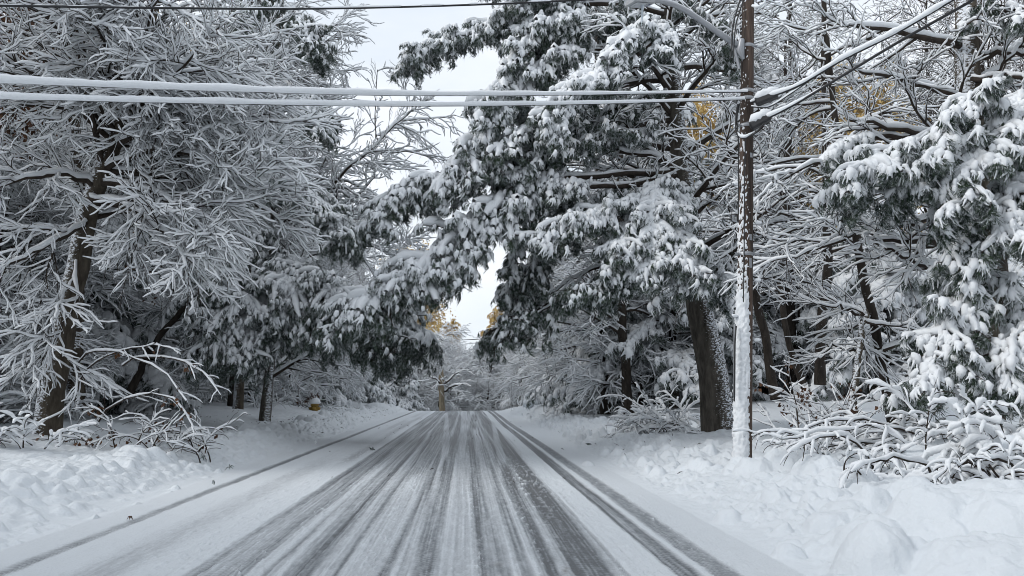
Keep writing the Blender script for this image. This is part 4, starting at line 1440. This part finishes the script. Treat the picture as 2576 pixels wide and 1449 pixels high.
# ---------------------------------------------------------------- shrubs
def shrub(label, base, n, length, spread, rng, r=.014, rs=.04, droop=.14, up=1.0, m3=6, tl=.4, leaves=0, lines_px=(), name="shrub", toward=(0, 0, 0), snowk=1.0):
    base = np.asarray(base, float)
    wd, sn, lf = MB(), MB(), MB()
    b = base + np.clip(rng.standard_normal((n, 3)), -1.5, 1.5) * np.array([spread[0], spread[1], 0])
    b[:, 2] = land(b[:, 0], b[:, 1]) - .05
    d = rng.standard_normal((n, 3)) * np.array([.7, .7, .1]) + np.array([0, 0, up]) + np.asarray(toward)
    L = length * (.6 + .7 * rng.random(n))
    P, R = grow(b, d, L, np.full(n, r), np.full(n, .006), 11, .08, droop, rng)
    for pts in lines_px:
        q = resample(path_at(*pts), 11, rng, .015)
        P = np.concatenate([P, q[None]])
        R = np.concatenate([R, np.linspace(r * 1.2, .006, 11)[None]])
    gz = land(P[..., 0], P[..., 1]) + .03
    P[..., 2] = np.maximum(P[..., 2], gz)
    P[:, 0, 2] -= .15
    v, f = tubes(P, R, 5)
    wd.add(v, f)
    snow_on(sn, P, R, rs * snowk * (.45 + .8 * rng.random(R.shape)), rng, 7, .16)
    bb, d, L, r_, t = spawn(P, R, m3, .25, 1.0, (30, 60), lambda t: tl * (1.1 - .5 * t), rng, flat=.5, planar=.6)
    P3, R3 = grow(bb, d, L, np.full(len(bb), .006), np.full(len(bb), .004), 6, .15, droop * 1.1, rng)
    P3[..., 2] = np.maximum(P3[..., 2], land(P3[..., 0], P3[..., 1]) + .02)
    v, f = tubes(P3, R3, 4)
    wd.add(v, f)
    snow_on(sn, P3, R3, rs * .7 * snowk * (.5 + .7 * rng.random(R3.shape)), rng, 6, .18, keep=.85)
    root = thing(name, label, "shrub", base)
    wd.build("stems", TWIG, root, origin=base)
    sn.build("snow_layer", SNOW, root, origin=base)
    if leaves:
        leaf_clumps(lf, list(P), leaves, rng, .085, .03, .06)
        lf.build("foliage", RUSSET, root, origin=base)
    return root


rs_ = np.random.default_rng(90)


def gnd(px, d):
    p = at(px, 1000, d)
    return on_land(p[0], p[1])


shrub("wide tangle of arching stems sunk under thick snow beside the pole on the right", gnd(2200, 11.2), 46, 1.15, (.75, .5), rs_, rs=.031, droop=.2, up=.6, m3=9, tl=.5,
      lines_px=[[(2400, 1120, 11), (2250, 1075, 10.8), (2120, 1080, 10.6), (1965, 1105, 10.4)], [(2350, 1110, 11), (2200, 1060, 11), (2080, 1060, 11), (1990, 1120, 10.8)], [(2200, 1160, 10.3), (2120, 1095, 10.2), (2050, 1110, 10), (1980, 1140, 9.9)]])
shrub("heaped snow-buried bush with drooping ends in front of the far right pine", gnd(2370, 10.8), 60, 1.2, (.55, .4), rs_, rs=.038, droop=.22, up=.8, m3=9)
shrub("bush weighed down into a smooth round mound of snow at the right edge", gnd(2530, 8.8), 44, 1.0, (.14, .14), rs_, rs=.055, droop=.24, up=1.0, m3=7, tl=.35)
shrub("low hoop-shaped bush with bent stems touching the snow in the right foreground", gnd(2430, 8.3), 22, .75, (.25, .2), rs_, rs=.028, droop=.27, m3=7, tl=.3,
      lines_px=[[(2560, 1170, 8.3), (2470, 1155, 8.2), (2400, 1180, 8.1), (2370, 1235, 8)], [(2500, 1215, 8.4), (2440, 1160, 8.2), (2390, 1170, 8.1), (2345, 1210, 8)], [(2350, 1180, 8.6), (2270, 1150, 8.5), (2200, 1160, 8.4), (2140, 1190, 8.3)]])
shrub("short line of snow-coated stems creeping over the snow below the tangle", gnd(2260, 9.3), 16, .8, (.5, .2), rs_, rs=.034, droop=.3, m3=5, tl=.25)
shrub("scrubby oak sapling holding rusty brown leaves behind the utility pole", gnd(2060, 14.5), 20, 1.5, (.6, .4), rs_, rs=.026, droop=.05, m3=7, tl=.5, leaves=34, snowk=1.1)
shrub("snowy bush with brown leaves bending down before the leaning left trunk", gnd(395, 14.6), 16, 1.15, (.65, .3), rs_, rs=.021, droop=.12, m3=9, tl=.55, leaves=26,
      lines_px=[[(190, 920, 15.3), (230, 885, 15), (300, 890, 14.6), (400, 930, 14.3), (470, 1010, 14)], [(310, 900, 15), (420, 900, 14.5), (500, 930, 14.2), (555, 995, 14)], [(250, 1040, 15), (330, 1000, 14.5), (430, 1000, 14.2), (495, 1090, 13.9)], [(200, 940, 15.2), (280, 890, 14.8), (380, 870, 14.5), (440, 880, 14.3)]])
shrub("green-tinged snowy conifer seedling drooping at the left edge of the picture", gnd(0, 13.5), 14, .9, (.5, .3), rs_, rs=.034, droop=.12, m3=8, tl=.5)
shrub("short leafy weeds poking out of the snow beside the yellow hydrant", on_land(-7.5, 37.4), 12, 1.1, (.5, .3), rs_, rs=.012, droop=.05, m3=4, tl=.3, leaves=22)
shrub("bare shrub sprawling at the foot of the big pine's dark trunks", gnd(1655, 25.5), 10, .8, (.5, .4), rs_, rs=.035, droop=.1, m3=9, tl=.6)
shrub("bushy snowy thicket hanging beside the foot of the huge pine", gnd(1700, 20.5), 26, 1.9, (.5, .4), rs_, rs=.038, droop=.13, m3=9, tl=.6)

# small pine sprigs and dead leaves lying on the snow
spots = [(512, 1100, 14.5, "pine sprig stuck upright in the crest of the left snowbank, left of its twin"), (580, 1105, 14.0, "pine sprig lying on the left snowbank just right of another sprig"),
         (538, 1163, 11.8, "dark scrap of pine twig on the road-facing side of the left bank"), (330, 1252, 9.0, "lone dark leaf scrap on flat snow beside the left bank"),
         (935, 1085, 19, "dark twig bit on the road's left outer track"), (1480, 1085, 19.5, "pine twig scrap on the right verge opposite the pine"), (2162, 1285, 7.4, "brown twig tip showing under the snow lump at right")]
for px, py, d, lab in spots:
    p = at(px, py, d)
    c = on_land(p[0], p[1]) + np.array([0, 0, .03 if px > 900 or px < 400 else .1])
    m = MB()
    k = 9
    dv = unit(rs_.standard_normal((k, 3)) * np.array([1, 1, .35]) + np.array([.5, 0, .45]))
    s = .10 if d > 11.9 else .035
    P = np.stack([c + dv * s * u for u in (0, .5, 1)], 1)
    P[..., 2] -= np.array([0, .0, .04])
    v, f = tubes(P, np.tile([[.006, .007, .002]], (k, 1)) * (d / 12), 4)
    m.add(v, f)
    o = m.build("pine_sprig" if "pine" in lab else "leaf_scrap", RUSSET if "brown" in lab or "leaf" in lab else NEEDLE, origin=c)
    o.location = c
    tag(o, lab, "twig")
p = gnd(2490, 8.35)
m = MB()
b0 = at(2530, 1225, 8.3)
for k in range(5):
    a = at(2440 + 12 * k, 1205 - 9 * k, 8.5 - .05 * k)
    e = at(2475 + 14 * k, 1235 - 2 * k, 8.1)
    v, f = tubes(resample([a, (a + e) / 2 + [0, 0, .02], e], 6, rs_, .006)[None], np.full((1, 6), .012), 5)
    m.add(v, f)
o = m.build("fallen_branch", TWIG, origin=b0)
o.location = b0
tag(o, "dark bare sticks lying under the hoop-shaped bush at right", "fallen branch")

# ---------------------------------------------------------------- the wood around: library trees, then copies
LIB = {}


def lib_bare(key, **kw):
    LIB[key] = ("bare_tree", bare_library(**kw), kw.get("bark") or BARK_DARK)


lib_bare("b1", seed=101, H=13, r=.2, n=22, t0=.14, length=4.6, dens=.95, snowk=1.0, droop=.05, keep=.95)
lib_bare("b2", seed=102, H=15, r=.22, n=26, t0=.14, length=4.4, dens=.95, snowk=1.0, droop=.035, keep=.95)
lib_bare("b3", seed=103, H=11, r=.16, n=26, t0=.08, length=3.8, dens=.95, snowk=1.1, droop=.07, twig_len=1.1, keep=.9)
lib_bare("b4", seed=104, H=16, r=.22, n=24, t0=.36, length=4.0, dens=.7, snowk=.5, droop=.0, up=.25, ang=(35, 70), keep=.55)
lib_bare("b5", seed=105, H=7, r=.09, n=26, t0=.05, length=2.9, dens=.9, snowk=1.25, droop=.08)
rl = np.random.default_rng(5)


class Lib:
    def __init__(self):
        self.src = {}

    def place(self, key, loc, rz, sc, label, group, name=None):
        if key not in self.src:
            nm, (tr, wd, sn, ex), bark = LIB[key]
            root = finish_tree(nm, label, "tree", (0, 0, 0), tr, wd, sn, bark, ex, group)
            root.location = loc
            root.rotation_euler = (0, 0, rz)
            root.scale = (sc,) * 3
            self.src[key] = root
            return root
        o = copy_tree(self.src[key], loc, rz, sc, label, "tree", group)
        return o


lib = Lib()


def lib_pine(key, name="pine_tree", needles=None, **kw):
    tr, wd, nd, sn = pine_library(**kw)
    LIB[key] = (name, (tr, wd, sn, [("foliage", nd, needles or NEEDLE)]), BARK_DARK)


lib_pine("p1", seed=201, H=15, r=.2, spread=4.0, n=46, snow_p=.85)
lib_pine("p2", seed=202, H=17, r=.22, spread=3.4, n=50, snow_p=.75, narrow=.9)
lib_pine("p3", seed=203, H=9, r=.13, spread=3.0, n=40, z0=.06, snow_p=.92)
lib_pine("gold", needles=SUN_TINTED, seed=204, H=14, r=.2, spread=3.6, n=44, snow_p=.06)  # needle colour carries painted warm sunlight
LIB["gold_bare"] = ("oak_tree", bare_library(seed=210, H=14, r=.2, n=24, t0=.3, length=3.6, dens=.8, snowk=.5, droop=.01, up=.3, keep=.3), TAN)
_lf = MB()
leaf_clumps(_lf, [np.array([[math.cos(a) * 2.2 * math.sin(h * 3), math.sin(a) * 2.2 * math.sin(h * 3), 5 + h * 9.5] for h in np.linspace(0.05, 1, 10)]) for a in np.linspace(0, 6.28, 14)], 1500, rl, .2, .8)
LIB["gold_bare"][1][3].append(("foliage", _lf, SUN_TINTED))  # brown leaves, the sun's warm glow painted into their colour
LIB["rust"] = ("oak_tree", bare_library(seed=212, H=15, r=.2, n=24, t0=.2, length=4.0, dens=.9, snowk=1.0, droop=.02, up=.2, leaves=260), BARK_DARK)

# left side of the road
GL = "trees in the snowy wood left of the road"
GR = "trees in the snowy wood right of the road"
GLP = "pines in the snowy wood left of the road"
GRP = "pines in the snowy wood right of the road"
LBL = {GL: "bare tree thick with snow among the crowded wood left of the road", GR: "bare snowy tree among the crowded wood right of the road",
       GLP: "snow-covered pine among the bare trees of the wood left of the road", GRP: "snow-covered pine among the bare trees of the wood right of the road"}


def plant(key, x, y, sc, grp, label=None):
    lib.place(key, on_land(x, y) - np.array([0, 0, .05]), rl.random() * 6.28, sc, label or LBL[grp], None if label else grp)


left = [("b3", -12.2, 20.5, .62), ("b1", -14.8, 16.5, .9), ("b3", -15, 22, .75), ("b2", -16.5, 25, 1.05), ("b3", -15.5, 29.5, 1.1), ("b5", -12.2, 22.5, .9), ("b5", -13, 19, 1.15),
        ("b1", -9.6, 33, .95), ("b2", -13.5, 33, 1.05), ("b3", -10.2, 38, 1.1), ("b1", -9.3, 43, 1.0), ("b2", -12.5, 44, 1.0), ("b3", -9.0, 49, 1.1), ("b1", -9.0, 56, .9), ("b2", -12, 55, .9),
        ("b1", -18.5, 20, 1.05), ("b2", -20, 30, 1.1), ("b1", -17, 36, 1.1), ("b3", -21, 24, 1.1), ("b2", -22, 38, 1.1), ("b1", -16, 47, 1.1), ("b2", -25, 32, 1.15), ("b1", -27, 44, 1.15), ("b2", -20, 56, 1.1), ("b5", -15, 28, 1.2), ("b5", -17.5, 17.5, 1.2), ("b5", -8.9, 40, 1.0), ("b5", -8.6, 46, 1.0), ("b5", -8.4, 53, .9), ("b3", -17.5, 31, 1.2), ("b3", -24, 27, 1.2)]
for k, x, y, s in left:
    plant(k, x, y, s, GL)
for k, x, y, s in (("p3", -12, 25.5, 1.0), ("p1", -15.5, 40, 1.0), ("p2", -19, 43, 1.05), ("p3", -9.5, 46, .95), ("p1", -11.5, 50, .9), ("p3", -8.8, 60, .9), ("p2", -23, 50, 1.1), ("p3", -16, 20.5, .95)):
    plant(k, x, y, s, GLP)
plant("rust", -17.5, 23.5, 1.0, GL, "oak holding rusty brown leaves high up at the far left of the picture")
plant("rust", -13.6, 24.2, .95, GL, "oak with brown leaves behind the forked trunk on the left")

right = [("b1", 10.5, 47, .95), ("b4", 14.2, 33, 1.1), ("b4", 17.5, 24, 1.0), ("b3", 9, 36, 1.15), ("b3", 7.4, 39, 1.1), ("b1", 8.4, 45, 1.0), ("b3", 7.2, 50, 1.1),
         ("b2", 10.5, 52, 1.0), ("b4", 19, 26, 1.1), ("b4", 21, 33, 1.15), ("b2", 17, 38, 1.1), ("b1", 13, 42, 1.1), ("b4", 25, 30, 1.15), ("b2", 22, 42, 1.15), ("b1", 17.5, 50, 1.1), 
         ("b5", 7.6, 33.5, 1.1), ("b5", 6.9, 43.5, 1.0), ("b5", 6.7, 47.5, 1.0), ("b5", 6.8, 54, 1.0), ("b3", 8, 58, 1.1), ("b4", 28, 38, 1.2), ("b1", 26, 48, 1.2), ("b5", 14.5, 33, 1.1), ("b4", 19.5, 17.5, 1.0)]
for k, x, y, s in right:
    plant(k, x, y, s, GR)
for k, x, y, s in (("p1", 8.8, 32.5, .95), ("p3", 7.3, 36.5, 1.0), ("p3", 6.9, 41, .95), ("p1", 10.5, 40, 1.0), ("p2", 14, 36, 1.05), ("p3", 16.8, 30, 1.1), ("p2", 20, 40, 1.1), ("p3", 7.0, 57, 1.0), ("p1", 9, 62, 1.0), ("p3", 21.5, 31, .95)):
    plant(k, x, y, s, GRP)

for k, x, y, s in (("b1", -13, 5, 1.0), ("p1", -12, -3, 1.0), ("b2", -14, -11, 1.1), ("p2", -17, 1, 1.0), ("b1", -11, -18, 1.0)):
    plant(k, x, y, s, GL if k[0] == "b" else GLP)
for k, x, y, s in (("b2", 12, 6, 1.05), ("p1", 10.5, -2, 1.0), ("b1", 13, -9, 1.1), ("p2", 15, 3, 1.0), ("p1", 10, -16, 1.0)):
    plant(k, x, y, s, GR if k[0] == "b" else GRP)

# beyond the crest
GF = "trees closing the view where the road drops away"
far = [("p3", -6.5, 74, 0.88), ("b1", -4.8, 80, 0.62), ("b3", -1.5, 84, 0.75), ("p3", 1.2, 86, 0.80), ("b1", 3.6, 82, 0.59), ("p1", 6.2, 76, 0.55), ("b2", 8.5, 72, 1.00), ("b3", 5, 70, 0.83), ("b1", -8.2, 68, 1.00), ("b5", -2.6, 78, 1.20), ("b5", 2.2, 79, 1.20), ("b5", 0, 90, 1.20), ("b5", 4.2, 90, 1.20), ("b5", -5.8, 88, 1.20),
       ("b2", -14, 75, 1.10), ("p1", -12, 84, 1.10), ("b1", -18, 66, 1.10), ("b2", 14, 70, 1.10), ("p1", 12, 82, 1.10), ("b1", 19, 62, 1.15), ("b2", 25, 70, 1.20), ("b1", -26, 64, 1.20), ("b2", -32, 54, 1.20), ("b2", 33, 58, 1.25), ("b1", 31, 46, 1.20), ("b1", -33, 42, 1.20), ("p2", -30, 72, 1.20), ("p2", 32, 76, 1.20), ("b3", -7, 96, 0.83), ("b3", 8, 96, 1.10), ("p3", -3.5, 97, 0.96)]
for k, x, y, s in far:
    plant(k, x, y, s, GF, None) if False else lib.place(k, on_land(x, y), rl.random() * 6.28, s, "snow-whitened tree in the dense stand beyond the crest of the road", GF)
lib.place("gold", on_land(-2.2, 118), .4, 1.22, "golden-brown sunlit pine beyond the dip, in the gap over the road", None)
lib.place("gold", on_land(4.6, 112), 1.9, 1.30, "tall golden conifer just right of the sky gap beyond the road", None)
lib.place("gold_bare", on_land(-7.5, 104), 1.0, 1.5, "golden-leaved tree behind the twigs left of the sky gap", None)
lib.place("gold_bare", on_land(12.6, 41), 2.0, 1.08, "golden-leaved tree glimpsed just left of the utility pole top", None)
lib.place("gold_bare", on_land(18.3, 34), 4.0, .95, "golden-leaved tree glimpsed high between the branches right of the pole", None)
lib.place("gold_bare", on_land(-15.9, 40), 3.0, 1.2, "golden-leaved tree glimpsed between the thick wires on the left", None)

# ---------------------------------------------------------------- undergrowth
def undergrowth(label, boxes, rng):
    wd, sn = MB(), MB()
    tmpl = []
    for s in range(4):
        r2 = np.random.default_rng(300 + s)
        n = 12
        b = r2.standard_normal((n, 3)) * np.array([.35, .35, 0])
        d = r2.standard_normal((n, 3)) * np.array([.6, .6, .1]) + np.array([0, 0, .9])
        P, R = grow(b, d, 1.6 * (.6 + .7 * r2.random(n)), np.full(n, .012), np.full(n, .005), 6, .14, .12, r2)
        bb, d, L, r_, t = spawn(P, R, 7, .25, 1.0, (30, 60), lambda t: .6 * (1.1 - .5 * t), r2, flat=.6)
        P3, R3 = grow(bb, d, L, np.full(len(bb), .006), np.full(len(bb), .004), 4, .2, .12, r2)
        w_, s_ = MB(), MB()
        for q, k in ((P, R), (P3, R3)):
            v, f = tubes(q, k, 3)
            w_.add(v, f)
            snow_on(s_, q, k, .03, r2, 4, .15)
        tmpl.append([(np.concatenate(m.v), np.concatenate([f for f, _ in m.f])) for m in (w_, s_)])
    for (x0, x1, y0, y1, n) in boxes:
        x = x0 + (x1 - x0) * rng.random(n)
        y = y0 + (y1 - y0) * rng.random(n)
        z = land(x, y) - .05
        a = rng.random(n) * 6.28
        s = .7 + .8 * rng.random(n)
        for i in range(n):
            c_, s_ = math.cos(a[i]) * s[i], math.sin(a[i]) * s[i]
            M = np.array([[c_, -s_, 0], [s_, c_, 0], [0, 0, s[i]]])
            for (v, f), mb in zip(tmpl[i % 4], (wd, sn)):
                mb.add(v @ M.T + np.array([x[i], y[i], z[i]]), f)
    mb = MB()
    for m, mi in ((wd, 0), (sn, 1)):
        mb.add(np.concatenate(m.v), np.concatenate([f for f, _ in m.f]), mi)
    o = mb.build("undergrowth", [TWIG, SNOW])
    tag(o, label, "undergrowth", kind="stuff")


undergrowth("snowy brush filling the wood floor left of the road", [(-20, -10.5, 18, 34, 70), (-14, -8.6, 34, 64, 80), (-30, -12, 30, 50, 60)], np.random.default_rng(401))
undergrowth("snowy brush filling the wood floor right of the road", [(6.8, 10, 36, 62, 70), (13, 30, 34, 56, 90)], np.random.default_rng(402))
undergrowth("snowy brush closing the view beyond the crest of the road", [(-9, 9, 76, 98, 110)], np.random.default_rng(403))

# needles and bark bits shed on the snow
rq = np.random.default_rng(55)
zones = ((-6.6, -4.4, 24, 52, 260), (-9, -5.6, 14, 30, 70), (3.0, 6.5, 12, 26, 90), (-3.4, 2.4, 12, 40, 40), (4.5, 9, 7, 15, 40))
m = MB()
for x0, x1, y0, y1, n in zones:
    x, y = x0 + (x1 - x0) * rq.random(n), y0 + (y1 - y0) * rq.random(n)
    lift = np.where((x < -4.3) | (x > 3), .05, .012)
    c = np.stack([x, y, land(x, y) + lift], 1)
    a = rq.random(n) * 6.28
    dv = np.stack([np.cos(a), np.sin(a), .9 * rq.random(n)], 1) * (.02 + .05 * rq.random((n, 1)) ** 2)
    v, f = tubes(np.stack([c - dv, c + [0, 0, .01], c + dv], 1), np.tile([[.003, .008, .002]], (n, 1)), 4)
    m.add(v, f)
o = m.build("litter", TWIG)
tag(o, "dark specks of needles and bark scattered over the roadside snow", "litter", kind="stuff")
